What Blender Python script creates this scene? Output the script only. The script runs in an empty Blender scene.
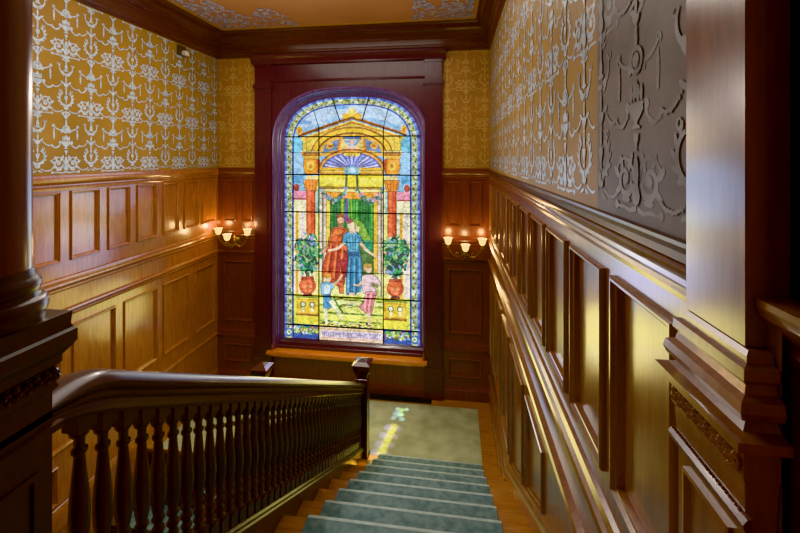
import bpy, math, random
from mathutils import Vector
random.seed(7)
scn = bpy.context.scene
COL = scn.collection
# ------------------------------------------------------------------ camera model and main measures (metres)
F = 400.0
TH = math.atan(55 / 400)
SN, CS = math.sin(TH), math.cos(TH)
H = 3.16                      # eye height above the landing
XR, XL, D = 0.448, -3.337, 5.27
ZC = 4.9                      # ceiling
R_, T_ = 0.159, 0.2785        # riser, tread
YN = 3.96                     # first nosing
def yn(k): return YN - T_ * (k - 1)
def nose(y): return R_ + (YN - y) * R_ / T_
XC = -1.425                   # window centre
YG = D + 0.12                 # glass plane

def on_plane(px, py, y):
    a = (px - 400) / F; b = (py - 157) / F
    r = (CS * a - SN, SN * a + CS, -b); t = y / r[1]
    return (r[0] * t, H + r[2] * t)

# ------------------------------------------------------------------ materials
def srgb(r, g, b):
    f = lambda c: (c / 12.92 if c <= .04045 else ((c + .055) / 1.055) ** 2.4)
    return (f(r / 255), f(g / 255), f(b / 255))
def new_mat(name):
    m = bpy.data.materials.new(name); m.use_nodes = True
    return m, m.node_tree.nodes, m.node_tree.links, m.node_tree.nodes['Principled BSDF']
def wood(name, c1, c2, rough=.28, grain=(9, 9, 1.1), coat=.5, bump=.02, spec=.5):
    m, N, L, P = new_mat(name)
    tc = N.new('ShaderNodeTexCoord'); mp = N.new('ShaderNodeMapping')
    mp.inputs['Scale'].default_value = grain
    L.new(tc.outputs['Object'], mp.inputs['Vector'])
    n1 = N.new('ShaderNodeTexNoise'); n1.inputs['Scale'].default_value = 5; n1.inputs['Detail'].default_value = 6
    n1.inputs['Distortion'].default_value = .7
    L.new(mp.outputs[0], n1.inputs['Vector'])
    n2 = N.new('ShaderNodeTexNoise'); n2.inputs['Scale'].default_value = 1.3
    L.new(tc.outputs['Object'], n2.inputs['Vector'])
    mx = N.new('ShaderNodeMath'); mx.operation = 'MULTIPLY_ADD'; mx.inputs[1].default_value = .7
    L.new(n1.outputs['Fac'], mx.inputs[0])
    m2 = N.new('ShaderNodeMath'); m2.operation = 'MULTIPLY'; m2.inputs[1].default_value = .3
    L.new(n2.outputs['Fac'], m2.inputs[0]); L.new(m2.outputs[0], mx.inputs[2])
    cr = N.new('ShaderNodeValToRGB')
    cr.color_ramp.elements[0].position = .30; cr.color_ramp.elements[0].color = (*c1, 1)
    cr.color_ramp.elements[1].position = .72; cr.color_ramp.elements[1].color = (*c2, 1)
    L.new(mx.outputs[0], cr.inputs[0]); L.new(cr.outputs[0], P.inputs['Base Color'])
    P.inputs['Roughness'].default_value = rough
    P.inputs['Specular IOR Level'].default_value = spec
    P.inputs['Coat Weight'].default_value = coat; P.inputs['Coat Roughness'].default_value = rough * .45
    bp = N.new('ShaderNodeBump'); bp.inputs['Strength'].default_value = bump; bp.inputs['Distance'].default_value = .01
    fm = N.new('ShaderNodeMapping'); fm.inputs['Scale'].default_value = tuple(g * 14 if g > 3 else g * 2 for g in grain)
    L.new(tc.outputs['Object'], fm.inputs[0]); n3 = N.new('ShaderNodeTexNoise'); n3.inputs['Scale'].default_value = 3; n3.inputs['Detail'].default_value = 2
    L.new(fm.outputs[0], n3.inputs['Vector']); bp.inputs['Strength'].default_value = .12; bp.inputs['Distance'].default_value = .002
    L.new(n3.outputs['Fac'], bp.inputs['Height']); L.new(bp.outputs[0], P.inputs['Normal'])
    return m
def plain(name, c, rough=.5, metal=0, emis=None, es=0, nscale=0, c2=None, bump=0, ndetail=4):
    m, N, L, P = new_mat(name)
    P.inputs['Base Color'].default_value = (*c, 1)
    P.inputs['Roughness'].default_value = rough; P.inputs['Metallic'].default_value = metal
    if emis: P.inputs['Emission Color'].default_value = (*emis, 1); P.inputs['Emission Strength'].default_value = es
    if nscale:
        tc = N.new('ShaderNodeTexCoord'); n = N.new('ShaderNodeTexNoise'); n.inputs['Scale'].default_value = nscale
        n.inputs['Detail'].default_value = ndetail
        L.new(tc.outputs['Object'], n.inputs['Vector'])
        cr = N.new('ShaderNodeValToRGB'); cr.color_ramp.elements[0].position = .35; cr.color_ramp.elements[1].position = .65
        cr.color_ramp.elements[0].color = (*c, 1); cr.color_ramp.elements[1].color = (*(c2 or c), 1)
        L.new(n.outputs['Fac'], cr.inputs[0]); L.new(cr.outputs[0], P.inputs['Base Color'])
        if bump:
            b = N.new('ShaderNodeBump'); b.inputs['Strength'].default_value = bump; b.inputs['Distance'].default_value = .01
            L.new(n.outputs['Fac'], b.inputs['Height']); L.new(b.outputs[0], P.inputs['Normal'])
    return m
GLOW = 1.5
M = {}
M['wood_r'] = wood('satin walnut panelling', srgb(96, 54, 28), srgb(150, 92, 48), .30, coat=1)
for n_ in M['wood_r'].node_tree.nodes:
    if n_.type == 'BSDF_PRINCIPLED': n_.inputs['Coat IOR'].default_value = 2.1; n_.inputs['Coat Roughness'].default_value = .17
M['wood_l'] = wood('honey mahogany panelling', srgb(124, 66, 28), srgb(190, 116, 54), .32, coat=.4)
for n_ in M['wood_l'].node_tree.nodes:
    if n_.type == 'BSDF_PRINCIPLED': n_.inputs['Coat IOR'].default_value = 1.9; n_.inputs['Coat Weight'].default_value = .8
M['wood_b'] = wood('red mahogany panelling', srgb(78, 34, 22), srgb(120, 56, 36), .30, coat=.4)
M['wood_w'] = wood('plum mahogany casing', srgb(62, 33, 40), srgb(90, 48, 54), .34, coat=.4)
M['wood_d'] = wood('dark mahogany', srgb(48, 21, 19), srgb(80, 38, 33), .34, grain=(14, 14, 2), coat=.25)
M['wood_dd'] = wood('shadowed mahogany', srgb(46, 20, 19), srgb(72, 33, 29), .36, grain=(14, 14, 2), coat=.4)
M['wood_c'] = wood('crown mahogany', srgb(60, 26, 16), srgb(98, 46, 28), .3, grain=(2, 2, 9), coat=.4)
M['wood_sill'] = wood('sunlit orange sill wood', srgb(210, 104, 30), srgb(246, 156, 56), .25, grain=(1, 9, 9), coat=.8)  # sunlight on the sill is put into its bright orange base
M['wood_t'] = wood('oak stair wood', srgb(130, 76, 30), srgb(186, 122, 54), .25, grain=(1, 10, 10), coat=.7)
M['carpet_l'] = plain('sage landing carpet', srgb(164, 170, 134), .95, nscale=5, c2=srgb(192, 196, 158), bump=.5)
M['carpet_s'] = plain('teal grey stair carpet', srgb(98, 124, 124), .95, nscale=22, c2=srgb(124, 148, 144), bump=.4)
M['nose_light'] = plain('carpet with nosing highlight in its colour', srgb(156, 174, 166), .9, nscale=30, c2=srgb(178, 194, 184))  # window highlight on each nosing, put into the carpet colour
M['gold_paper'] = plain('ochre wallpaper', srgb(142, 106, 36), .5, nscale=2.5, c2=srgb(162, 120, 48))
M['gold_paper_b'] = plain('ochre wallpaper in shade', srgb(150, 102, 44), .55, nscale=2.5, c2=srgb(168, 116, 54))
M['aged_paper'] = plain('aged brown grey wallpaper', srgb(92, 78, 70), .5, nscale=6, c2=srgb(118, 104, 96))
M['silver'] = plain('silver damask ink', srgb(160, 172, 182), .38, metal=.1, nscale=30, c2=srgb(200, 210, 216))
M['silver_b'] = plain('faded gold damask ink', srgb(182, 140, 80), .4, metal=.05, nscale=30, c2=srgb(196, 160, 100))
M['silver_a'] = plain('tarnished damask ink', srgb(104, 96, 90), .5, metal=.0, nscale=9, c2=srgb(146, 146, 146))
M['ceil'] = plain('copper ceiling paint', srgb(206, 150, 112), .6, nscale=1.2, c2=srgb(218, 162, 124))
M['stencil'] = plain('pearl ceiling stencil', srgb(250, 252, 255), .4, metal=.0, nscale=20, c2=srgb(170, 190, 235))
M['gilt'] = plain('gilt edge', srgb(214, 170, 90), .4, metal=.4)
M['brass'] = plain('aged brass', srgb(150, 110, 60), .3, metal=.9, nscale=20, c2=srgb(190, 150, 90))
M['shade'] = plain('lit etched glass shade', srgb(150, 140, 110), .3, emis=srgb(255, 226, 150), es=1.15)
M['bulb'] = plain('lit bulb', (1, 1, 1), .3, emis=srgb(255, 220, 150), es=7)
M['lead'] = plain('lead came', srgb(22, 22, 26), .45, metal=.5)
M['black'] = plain('matt near-black', srgb(18, 22, 24), .6)
M['white_box'] = plain('white plastic', srgb(220, 212, 196), .5)
M['dark_box'] = plain('bronze plastic', srgb(70, 54, 36), .5)
M['stone'] = plain('dim lower hall boards', srgb(50, 30, 20), .5)
# stained glass: per-face colour, a little streaky, lit from outdoors
def glass_mat():
    m, N, L, P = new_mat('stained glass')
    at = N.new('ShaderNodeAttribute'); at.attribute_name = 'Col'
    tc = N.new('ShaderNodeTexCoord'); mp = N.new('ShaderNodeMapping'); mp.inputs['Scale'].default_value = (1, 1, 2.2)
    L.new(tc.outputs['Object'], mp.inputs[0])
    n = N.new('ShaderNodeTexNoise'); n.inputs['Scale'].default_value = 14; n.inputs['Detail'].default_value = 8; n.inputs['Roughness'].default_value = .7
    n.inputs['Distortion'].default_value = 1.2
    L.new(mp.outputs[0], n.inputs['Vector'])
    mr = N.new('ShaderNodeMapRange'); mr.inputs[1].default_value = .3; mr.inputs[2].default_value = .7
    mr.inputs[3].default_value = .36; mr.inputs[4].default_value = 1.25
    L.new(n.outputs['Fac'], mr.inputs[0])
    vm = N.new('ShaderNodeVectorMath'); vm.operation = 'SCALE'
    vo = N.new('ShaderNodeTexVoronoi'); vo.feature = 'DISTANCE_TO_EDGE'; vo.inputs['Scale'].default_value = 13
    vc = N.new('ShaderNodeTexVoronoi'); vc.inputs['Scale'].default_value = 13
    nz = N.new('ShaderNodeTexNoise'); nz.inputs['Scale'].default_value = 6
    L.new(tc.outputs['Object'], nz.inputs['Vector'])
    wv = N.new('ShaderNodeMixRGB'); wv.blend_type = 'LINEAR_LIGHT'; wv.inputs[0].default_value = .06
    L.new(tc.outputs['Object'], wv.inputs[1]); L.new(nz.outputs['Color'], wv.inputs[2])
    fl2_ = N.new('ShaderNodeMapping'); fl2_.inputs['Scale'].default_value = (1, 0, .8); L.new(wv.outputs[0], fl2_.inputs[0])
    L.new(fl2_.outputs[0], vo.inputs['Vector']); L.new(fl2_.outputs[0], vc.inputs['Vector'])
    ed = N.new('ShaderNodeMapRange'); ed.inputs[1].default_value = .01; ed.inputs[2].default_value = .06; ed.inputs[3].default_value = .62; ed.inputs[4].default_value = 1
    L.new(vo.outputs['Distance'], ed.inputs[0])
    sx = N.new('ShaderNodeSeparateColor'); L.new(vc.outputs['Color'], sx.inputs[0])
    cv = N.new('ShaderNodeMapRange'); cv.inputs[3].default_value = .72; cv.inputs[4].default_value = 1.12; L.new(sx.outputs[0], cv.inputs[0])
    p1 = N.new('ShaderNodeMath'); p1.operation = 'MULTIPLY'; L.new(ed.outputs[0], p1.inputs[0]); L.new(cv.outputs[0], p1.inputs[1])
    p2 = N.new('ShaderNodeMath'); p2.operation = 'MULTIPLY'; L.new(p1.outputs[0], p2.inputs[0]); L.new(mr.outputs[0], p2.inputs[1])
    L.new(at.outputs['Color'], vm.inputs[0]); L.new(p2.outputs[0], vm.inputs['Scale'])
    P.inputs['Base Color'].default_value = (.01, .01, .01, 1); P.inputs['Roughness'].default_value = .6; P.inputs['Specular IOR Level'].default_value = .15
    L.new(vm.outputs[0], P.inputs['Emission Color']); P.inputs['Emission Strength'].default_value = GLOW
    return m
M['glass'] = glass_mat()

# ------------------------------------------------------------------ mesh helpers
class MB:
    def __init__(s): s.v = []; s.f = []; s.c = []; s.mi = []
    def vert(s, *p): s.v.append(tuple(p)); return len(s.v) - 1
    def face(s, idx, col=None, mi=0): s.f.append(tuple(idx)); s.c.append(col); s.mi.append(mi)
    def poly(s, pts, col=None, mi=0):
        b = len(s.v); s.v += [tuple(p) for p in pts]; s.face(range(b, b + len(pts)), col, mi)
    def loft(s, loops, closed=True, cap=(False, False), mi=0):
        n = len(loops[0]); b = len(s.v)
        for lp in loops: s.v += [tuple(p) for p in lp]
        for i in range(len(loops) - 1):
            for j in range(n if closed else n - 1):
                a = b + i * n + j; c = b + i * n + (j + 1) % n
                s.face((a, c, c + n, a + n), mi=mi)
        if cap[0]: s.face([b + j for j in range(n)][::-1], mi=mi)
        if cap[1]: s.face([b + (len(loops) - 1) * n + j for j in range(n)], mi=mi)
    def box(s, x0, x1, y0, y1, z0, z1, mi=0):
        s.loft([[(x0, y0, z0), (x1, y0, z0), (x1, y1, z0), (x0, y1, z0)],
                [(x0, y0, z1), (x1, y0, z1), (x1, y1, z1), (x0, y1, z1)]], cap=(True, True), mi=mi)
    def lathe(s, prof, cx=0, cy=0, n=16, z0=0, mi=0, cap=(True, True)):
        s.loft([[(cx + r * math.cos(2 * math.pi * j / n), cy + r * math.sin(2 * math.pi * j / n), z0 + z) for j in range(n)]
                for r, z in prof], cap=cap, mi=mi)
    def sq(s, prof, cx, cy, z0=0, mi=0, ry=None):       # square section turned profile
        s.loft([[(cx - r, cy - (r + (ry or 0)), z0 + z), (cx + r, cy - (r + (ry or 0)), z0 + z), (cx + r, cy + (r + (ry or 0)), z0 + z), (cx - r, cy + (r + (ry or 0)), z0 + z)]
                for r, z in prof], cap=(True, True), mi=mi)
    def tube(s, pts, rad, n=6, mi=0):
        loops = []
        for i, p in enumerate(pts):
            p = Vector(p)
            d = (Vector(pts[min(i + 1, len(pts) - 1)]) - Vector(pts[max(i - 1, 0)])).normalized()
            a = d.cross(Vector((0.3, .2, 1))).normalized(); b2 = d.cross(a)
            r = rad[i] if isinstance(rad, (list, tuple)) else rad
            loops.append([p + r * (math.cos(2 * math.pi * j / n) * a + math.sin(2 * math.pi * j / n) * b2) for j in range(n)])
        s.loft(loops, cap=(True, True), mi=mi)
    def build(s, name, mats, parent=None, smooth=False, loc=None):
        me = bpy.data.meshes.new(name); me.from_pydata(s.v, [], s.f)
        if not isinstance(mats, (list, tuple)): mats = [mats]
        for m in mats: me.materials.append(m)
        if len(mats) > 1: me.polygons.foreach_set('material_index', s.mi)
        if any(c is not None for c in s.c):
            ca = me.color_attributes.new('Col', 'FLOAT_COLOR', 'CORNER')
            dat = []
            for f, c in zip(s.f, s.c): dat += list((*[q * .93 + .05 * (1 - q) for q in (c or (1, 1, 1))], 1)) * len(f)
            ca.data.foreach_set('color', dat)
        if smooth: me.polygons.foreach_set('use_smooth', [True] * len(me.polygons))
        me.update()
        o = bpy.data.objects.new(name, me); COL.objects.link(o)
        if parent: o.parent = parent
        if loc: o.location = loc
        return o
def empty(name, loc=(0, 0, 0)):
    o = bpy.data.objects.new(name, None); COL.objects.link(o); o.location = loc; o.empty_display_size = .1
    return o
def tag(o, label=None, cat=None, group=None, kind=None):
    if label: o['label'] = label
    if cat: o['category'] = cat
    if group: o['group'] = group
    if kind: o['kind'] = kind
    return o
def smooth_angle(o, deg=35):
    me = o.data; me.polygons.foreach_set('use_smooth', [True] * len(me.polygons))
    try: me.set_sharp_from_angle(angle=math.radians(deg))
    except Exception: pass
    return o
def copy_of(o, loc, parent=None):
    c = o.copy(); COL.objects.link(c); c.location = loc
    if parent: c.parent = parent
    return c

# wall frames: (u along, v up, w out into the room)
WR = lambda u, v, w=0: (XR - w, u, v)
WL = lambda u, v, w=0: (XL + w, u, v)
WB = lambda u, v, w=0: (u, D - w, v)

def inset(q, d):
    n = len(q); cx = sum(p[0] for p in q) / n; cy = sum(p[1] for p in q) / n
    ls = []
    for i in range(n):
        (x0, y0), (x1, y1) = q[i], q[(i + 1) % n]
        dx, dy = x1 - x0, y1 - y0; l = math.hypot(dx, dy); nx, ny = -dy / l, dx / l
        if (cx - x0) * nx + (cy - y0) * ny < 0: nx, ny = -nx, -ny
        ls.append((x0 + nx * d, y0 + ny * d, dx, dy))
    out = []
    for i in range(n):
        x0, y0, dx0, dy0 = ls[i - 1]; x1, y1, dx1, dy1 = ls[i]
        t = ((x1 - x0) * dy1 - (y1 - y0) * dx1) / (dx0 * dy1 - dy0 * dx1)
        out.append((x0 + dx0 * t, y0 + dy0 * t))
    return out
RING = [(0, -.004), (0, .012), (.005, .017), (.012, .017), (.019, .006), (.024, .004), (.030, -.014)]
def framed_panel(W, q, mat, parent, ring=RING):
    m = MB(); loops = []
    for d, w in ring: loops.append([W(u, v, w) for u, v in inset(q, d)])
    m.loft(loops, cap=(False, True))
    o = m.build('panel', mat, parent)
    return o
def strip(m, W, u0, u1, prof, dv0=0, dv1=0, mi=0):
    """moulding run: prof = [(w, v)...] swept from u0 to u1 (dv = lift at each end)"""
    m.loft([[W(u0, v + dv0, w) for w, v in prof], [W(u1, v + dv1, w) for w, v in prof]], closed=True, cap=(True, True), mi=mi)
CAP = [(0, 2.875), (.010, 2.878), (.016, 2.892), (.010, 2.900), (.022, 2.912), (.022, 2.924), (.034, 2.932), (.046, 2.948), (.052, 2.962), (.050, 2.978), (.028, 2.984), (.028, 3.004), (.012, 3.012), (0, 3.012)]
RAILU = [(0, 2.01), (.014, 2.014), (.018, 2.026), (.012, 2.036), (.026, 2.05), (.034, 2.066), (.030, 2.082), (.018, 2.09), (.022, 2.104), (.014, 2.124), (0, 2.13)]
RAILL = [(0, 1.775), (.012, 1.78), (.018, 1.795), (.010, 1.803), (.026, 1.816), (.032, 1.832), (.026, 1.846), (0, 1.854)]
def row(m, W, panels, u0, u1, vb, vt):
    """flat stiles and rails around a row of panels; panels = list of quads (ccw from lower left); vb may be a function"""
    fb = vb if callable(vb) else (lambda u: vb)
    x = u0
    for q in panels:
        a, b = q[0][0], q[1][0]
        m.poly([W(x, fb(x)), W(a, fb(a)), W(a, vt), W(x, vt)])
        m.poly([W(a, fb(a)), W(b, fb(b)), W(b, q[1][1]), W(a, q[0][1])])
        m.poly([W(a, q[3][1]), W(b, q[2][1]), W(b, vt), W(a, vt)])
        x = b
    m.poly([W(x, fb(x)), W(u1, fb(u1)), W(u1, vt), W(x, vt)])
def rect(a, b, z0, z1): return [(a, z0), (b, z0), (b, z1), (a, z1)]

# ------------------------------------------------------------------ ROOM SHELL
w = MB(); w.poly([(XL - .03, 0, -3), (XL - .03, D + .05, -3), (XL - .03, D + .05, ZC + .1), (XL - .03, 0, ZC + .1)])
w.poly([WL(0, 2.95, .002), WL(D, 2.95, .002), WL(D, 4.75, .002), WL(0, 4.75, .002)])
wall_l = w.build('wall_left', M['gold_paper']); tag(wall_l, kind='structure', label='left stairwell wall papered in ochre and silver damask')
w = MB(); w.poly([(XR + .05, -1.5, -3), (XR + .05, D + .05, -3), (XR + .05, D + .05, ZC + .1), (XR + .05, -1.5, ZC + .1)], mi=0)
w.poly([WR(1.338, 2.95, .002), WR(D, 2.95, .002), WR(D, 4.75, .002), WR(1.338, 4.75, .002)], mi=0)
w.poly([WR(.72, 2.95, .002), WR(1.338, 2.95, .002), WR(1.338, 4.75, .002), WR(.72, 4.75, .002)], mi=1)
wall_r = w.build('wall_right', [M['gold_paper'], M['aged_paper']]); tag(wall_r, kind='structure', label='right wall papered in ochre damask with one aged grey-brown strip')
# back wall with the arched opening
def arch(hw, zs, zt, n=40, e=2.65, zb=None, xc=XC):
    pts = []
    if zb is not None: pts.append((xc + hw, zb))
    for i in range(n + 1):
        t = math.pi * i / n; c, s = math.cos(t), math.sin(t)
        pts.append((xc + hw * math.copysign(abs(c) ** (2 / e), c), zs + (zt - zs) * abs(s) ** (2 / e)))
    if zb is not None: pts.append((xc - hw, zb))
    return pts
HWO = 1.045; ZS = 3.28; ZTO = 4.07; ZB = .50
def fill_around(m, W, pts, x0, x1, z0, z1, w_):
    """wall face between an arch outline and its bounding rectangle"""
    n = len(pts)
    for i in range(n - 1):
        (xa, za), (xb, zb) = pts[i], pts[i + 1]
        if abs(xa - xb) < 1e-6: continue
        m.poly([W(xa, za, w_), W(xb, zb, w_), W(xb, z1, w_), W(xa, z1, w_)])
    hw = pts[0][0] - XC
    m.poly([W(XC + hw, z0, w_), W(x1, z0, w_), W(x1, z1, w_), W(XC + hw, z1, w_)])
    m.poly([W(x0, z0, w_), W(XC - hw, z0, w_), W(XC - hw, z1, w_), W(x0, z1, w_)])
w = MB()
ao = arch(HWO, ZS, ZTO, zb=ZB)
fill_around(w, WB, ao, XL - .05, XR + .05, ZB, ZC + .05, -.03)
w.poly([WB(XL - .05, -3, -.03), WB(XR + .05, -3, -.03), WB(XR + .05, ZB, -.03), WB(XL - .05, ZB, -.03)])
for a, b in ((XL, -2.76), (-.17, XR)):
    w.poly([WB(a, 2.95, .002), WB(b, 2.95, .002), WB(b, 4.75, .002), WB(a, 4.75, .002)])
wall_b = w.build('wall_back', M['gold_paper_b']); tag(wall_b, kind='structure', label='end wall of the stairwell around the tall stained-glass window')
# ceiling
CP = .185
w = MB(); w.poly([(XL, -1.5, ZC), (XR + .2, -1.5, ZC), (XR + .2, D, ZC), (XL, D, ZC)])
ceil = w.build('ceiling', M['ceil']); tag(ceil, kind='structure', label='copper-coloured ceiling with pearl stencil corners')
w = MB()
x0, x1, y1 = XL + CP, XR - CP, D - CP
for a in (0,):
    t = .02
    w.box(x0, x0 + t, -1, y1, ZC - .012, ZC - .001); w.box(x1 - t, x1, -1, y1, ZC - .012, ZC - .001); w.box(x0, x1, y1 - t, y1, ZC - .012, ZC - .001)
w.build('gilt_edge', M['gilt'], ceil)
# landing floor, floors above and below
w = MB(); w.box(XL - .02, XR + .03, YN - .03, D + .02, -.18, 0)
fl = w.build('floor', M['wood_t']); tag(fl, kind='structure', label='orange-brown wood floor of the landing')
w = MB(); w.box(-3.3, XR + .5, -3.0, yn(12) - .02, 1.72, 12 * R_)
fl2 = w.build('floor.001', M['wood_t']); tag(fl2, kind='structure', label='upper hall floor at the head of the stairs')
w = MB(); w.box(XL, XR, -1.5, D, -3.02, -3.0)
fl3 = w.build('floor.002', M['stone']); tag(fl3, kind='structure', label='dim lower hall floor under the stairs')

# crown moulding
prof = [(0, 4.545), (.02, 4.55), (.026, 4.566), (.018, 4.578), (.034, 4.60), (.034, 4.625), (.042, 4.63), (.046, 4.70), (.058, 4.705), (.066, 4.72),
        (.062, 4.735), (.085, 4.77), (.118, 4.80), (.14, 4.81), (.146, 4.83), (.152, 4.86), (.17, 4.872), (CP, 4.88), (CP, 4.90), (0, 4.90)]
w = MB()
w.loft([[(XL + p, -1.0, z) for p, z in prof], [(XL + p, D - p, z) for p, z in prof], [(XR - p, D - p, z) for p, z in prof], [(XR - p, .85, z) for p, z in prof]], cap=(True, True))
cr = w.build('trim_1', M['wood_c']); tag(cr, kind='structure', label='deep mahogany crown moulding under the ceiling')
smooth_angle(cr, 25)

# ------------------------------------------------------------------ DAMASK ORNAMENT (flat foil shapes on the paper)
FAT = 1.0
def ribbon(S, pts, w0, w1=None):
    w1 = w0 if w1 is None else w1
    w0 *= FAT; w1 *= FAT
    n = len(pts); L_, R2 = [], []
    for i, (x, y) in enumerate(pts):
        ax, ay = pts[max(i - 1, 0)]; bx, by = pts[min(i + 1, n - 1)]
        dx, dy = bx - ax, by - ay; l = math.hypot(dx, dy) or 1
        t = i / (n - 1); ww = (w0 + (w1 - w0) * t) / 2
        L_.append((x - dy / l * ww, y + dx / l * ww)); R2.append((x + dy / l * ww, y - dx / l * ww))
    for i in range(n - 1): S.append([L_[i], R2[i], R2[i + 1], L_[i + 1]])
def spiral(cx, cy, r0, r1, a0, a1, n=14):
    return [(cx + (r0 + (r1 - r0) * t) * math.cos(a0 + (a1 - a0) * t), cy + (r0 + (r1 - r0) * t) * math.sin(a0 + (a1 - a0) * t)) for t in [i / n for i in range(n + 1)]]
def blob(S, cx, cy, rx, ry, a=0, n=8):
    rx *= FAT; ry *= FAT
    S.append([(cx + rx * math.cos(t) * math.cos(a) - ry * math.sin(t) * math.sin(a), cy + rx * math.cos(t) * math.sin(a) + ry * math.sin(t) * math.cos(a)) for t in [2 * math.pi * i / n for i in range(n)]])
def swag(S, x0, y0, x1, y1, dip, w_):
    pts = [(x0 + (x1 - x0) * t, y0 + (y1 - y0) * t - dip * 4 * t * (1 - t)) for t in [i / 10 for i in range(11)]]
    for i, (x, y) in enumerate(pts):
        blob(S, x, y, w_ * (.7 + .5 * (i % 2)), w_ * .8, i * .8, 6)
def urn(S, cx, cy, wd, ht):
    pr = [(.5, 0), (.5, .08), (.2, .14), (.18, .22), (.6, .42), (.95, .62), (.85, .74), (1, .82), (.7, .86)]
    S.append([(cx + r * wd / 2, cy + z * ht) for r, z in pr] + [(cx - r * wd / 2, cy + z * ht) for r, z in pr[::-1]])
def motif():
    S = []
    pi = math.pi
    for s in (-1, 1):
        def mir(pts): return [(s * x, y) for x, y in pts]
        # acanthus scroll pair
        ribbon(S, mir(spiral(.066, .012, .046, .010, -pi * .95, pi * 1.35, 18)), .016, .007)
        ribbon(S, mir(spiral(.066, .012, .058, .052, pi * .1, pi * 1.0, 10)), .006, .010)
        blob(S, s * .066, .012, .011, .011); blob(S, s * .118, .030, .017, .008, s * .7); blob(S, s * .106, -.018, .018, .007, -s * .5)
        blob(S, s * .034, .058, .022, .008, s * 2.0); blob(S, s * .088, .058, .016, .007, s * 1.1); blob(S, s * .06, -.04, .02, .006, 0)
        ribbon(S, mir([(.0, -.058), (.035, -.066), (.075, -.060), (.112, -.062)]), .010, .006)
        blob(S, s * .118, -.06, .009, .009)
        # basket swag to the neighbour
        swag(S, s * .045, .185, s * .121, .168, .026, .0062)
        blob(S, s * .05, .195, .011, .011)
        # medallion arms with tassels
        ribbon(S, mir(spiral(.0, .372, .072, .118, -pi * .42, -pi * .08, 9)), .011, .007)
        ribbon(S, mir(spiral(.104, .336, .016, .004, -pi * .3, pi * 1.2, 9)), .006, .004)
        for k, r in enumerate((.006, .008, .009, .008, .006)): blob(S, s * .104, .305 - k * .019, r * .8, r * 1.2)
        blob(S, s * .030, .30, .010, .020, s * .5)
        # small cross leaves
        blob(S, s * .020, .432, .018, .006, s * .5); blob(S, s * .022, .452, .016, .005, -s * .4)
        swag(S, s * .03, .472, s * .121, .470, .016, .0052)
        # lyre wreath
        ribbon(S, mir(spiral(0, .575, .062, .052, -pi * .5, pi * .34, 14)), .015, .008)
        for k in range(6):
            a = -pi * .45 + k * pi * .15
            blob(S, s * .068 * math.cos(a), .575 + .068 * math.sin(a), .011, .005, s * (a + .9))
        ribbon(S, mir(spiral(.045, .640, .016, .004, -pi * .6, pi * .9, 8)), .006, .004)
        # cup lyre
        ribbon(S, mir(spiral(0, .845, .064, .056, -pi * .5, pi * .16, 10)), .014, .006)
        ribbon(S, mir(spiral(.066, .868, .014, .003, -pi * .9, pi * .6, 8)), .006, .003)
        blob(S, s * .026, .788, .010, .018, -s * .5); blob(S, s * .03, .71, .016, .006, s * .6)
        swag(S, s * .04, .70, s * .119, .675, .02, .005)
        blob(S, s * .022, .93, .020, .006, s * .9); blob(S, s * .02, .905, .014, .005, s * .4)
    # centre line
    blob(S, 0, .03, .011, .034); blob(S, 0, -.025, .016, .02); urn(S, 0, -.10, .03, .05)
    urn(S, 0, .085, .03, .05); urn(S, 0, .14, .085, .075); ribbon(S, [(-.03, .225), (.03, .225)], .006); blob(S, 0, .238, .008, .018)
    for x in (-.028, -.012, .012, .028): blob(S, x, .228, .006, .016)
    S2 = []
    ribbon(S2, spiral(0, .31, .030, .030, 0, 2 * pi, 16), .010); S += S2
    blob(S, 0, .31, .013, .016); blob(S, 0, .362, .007, .022); urn(S, 0, .385, .04, .045); blob(S, 0, .447, .006, .02)
    blob(S, 0, .49, .016, .010); urn(S, 0, .535, .034, .075); blob(S, 0, .628, .006, .02); urn(S, 0, .655, .05, .06)
    blob(S, 0, .735, .006, .022); urn(S, 0, .765, .03, .03); blob(S, 0, .84, .010, .024); blob(S, 0, .815, .018, .006); blob(S, 0, .89, .006, .02)
    return S
FAT = 1.35
MOT = motif()
FAT = 1.0
def paper_pattern(name, W, u0, u1, v0, v1, mat, parent, first=3.034, half=.2395, w_=.0024, scale=1.0):
    m = MB(); k0 = int(math.floor((u0 - first) / half)) - 1; k1 = int(math.ceil((u1 - first) / half)) + 1
    for k in range(k0, k1 + 1):
        cu = first + k * half
        for j in range(-1, 3):
            cv = 3.09 + j * 1.0 + (.5 if k % 2 else 0)
            for qi, S in enumerate(MOT):
                pts = [(cu + x * scale, cv + y) for x, y in S]
                if min(p[0] for p in pts) < u0 or max(p[0] for p in pts) > u1 or min(p[1] for p in pts) < v0 or max(p[1] for p in pts) > v1: continue
                m.poly([W(u, v, w_ + qi * .000008) for u, v in pts])
    return m.build(name, mat, parent)
paper_pattern('damask_pattern', WL, 2.2, D - .01, 3.012, 4.55, M['silver'], wall_l)
paper_pattern('damask_pattern', WR, 1.345, D - .01, 3.012, 4.55, M['silver'], wall_r, first=1.70)
paper_pattern('aged_damask_pattern', WR, .80, 1.335, 3.012, 4.62, M['silver_a'], wall_r, first=1.06)
paper_pattern('damask_pattern', WB, XL + .01, -2.77, 3.012, 4.55, M['silver_b'], wall_b, first=-3.10)
paper_pattern('damask_pattern', WB, -.16, XR - .01, 3.012, 4.55, M['silver_b'], wall_b, first=.14)
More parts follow.
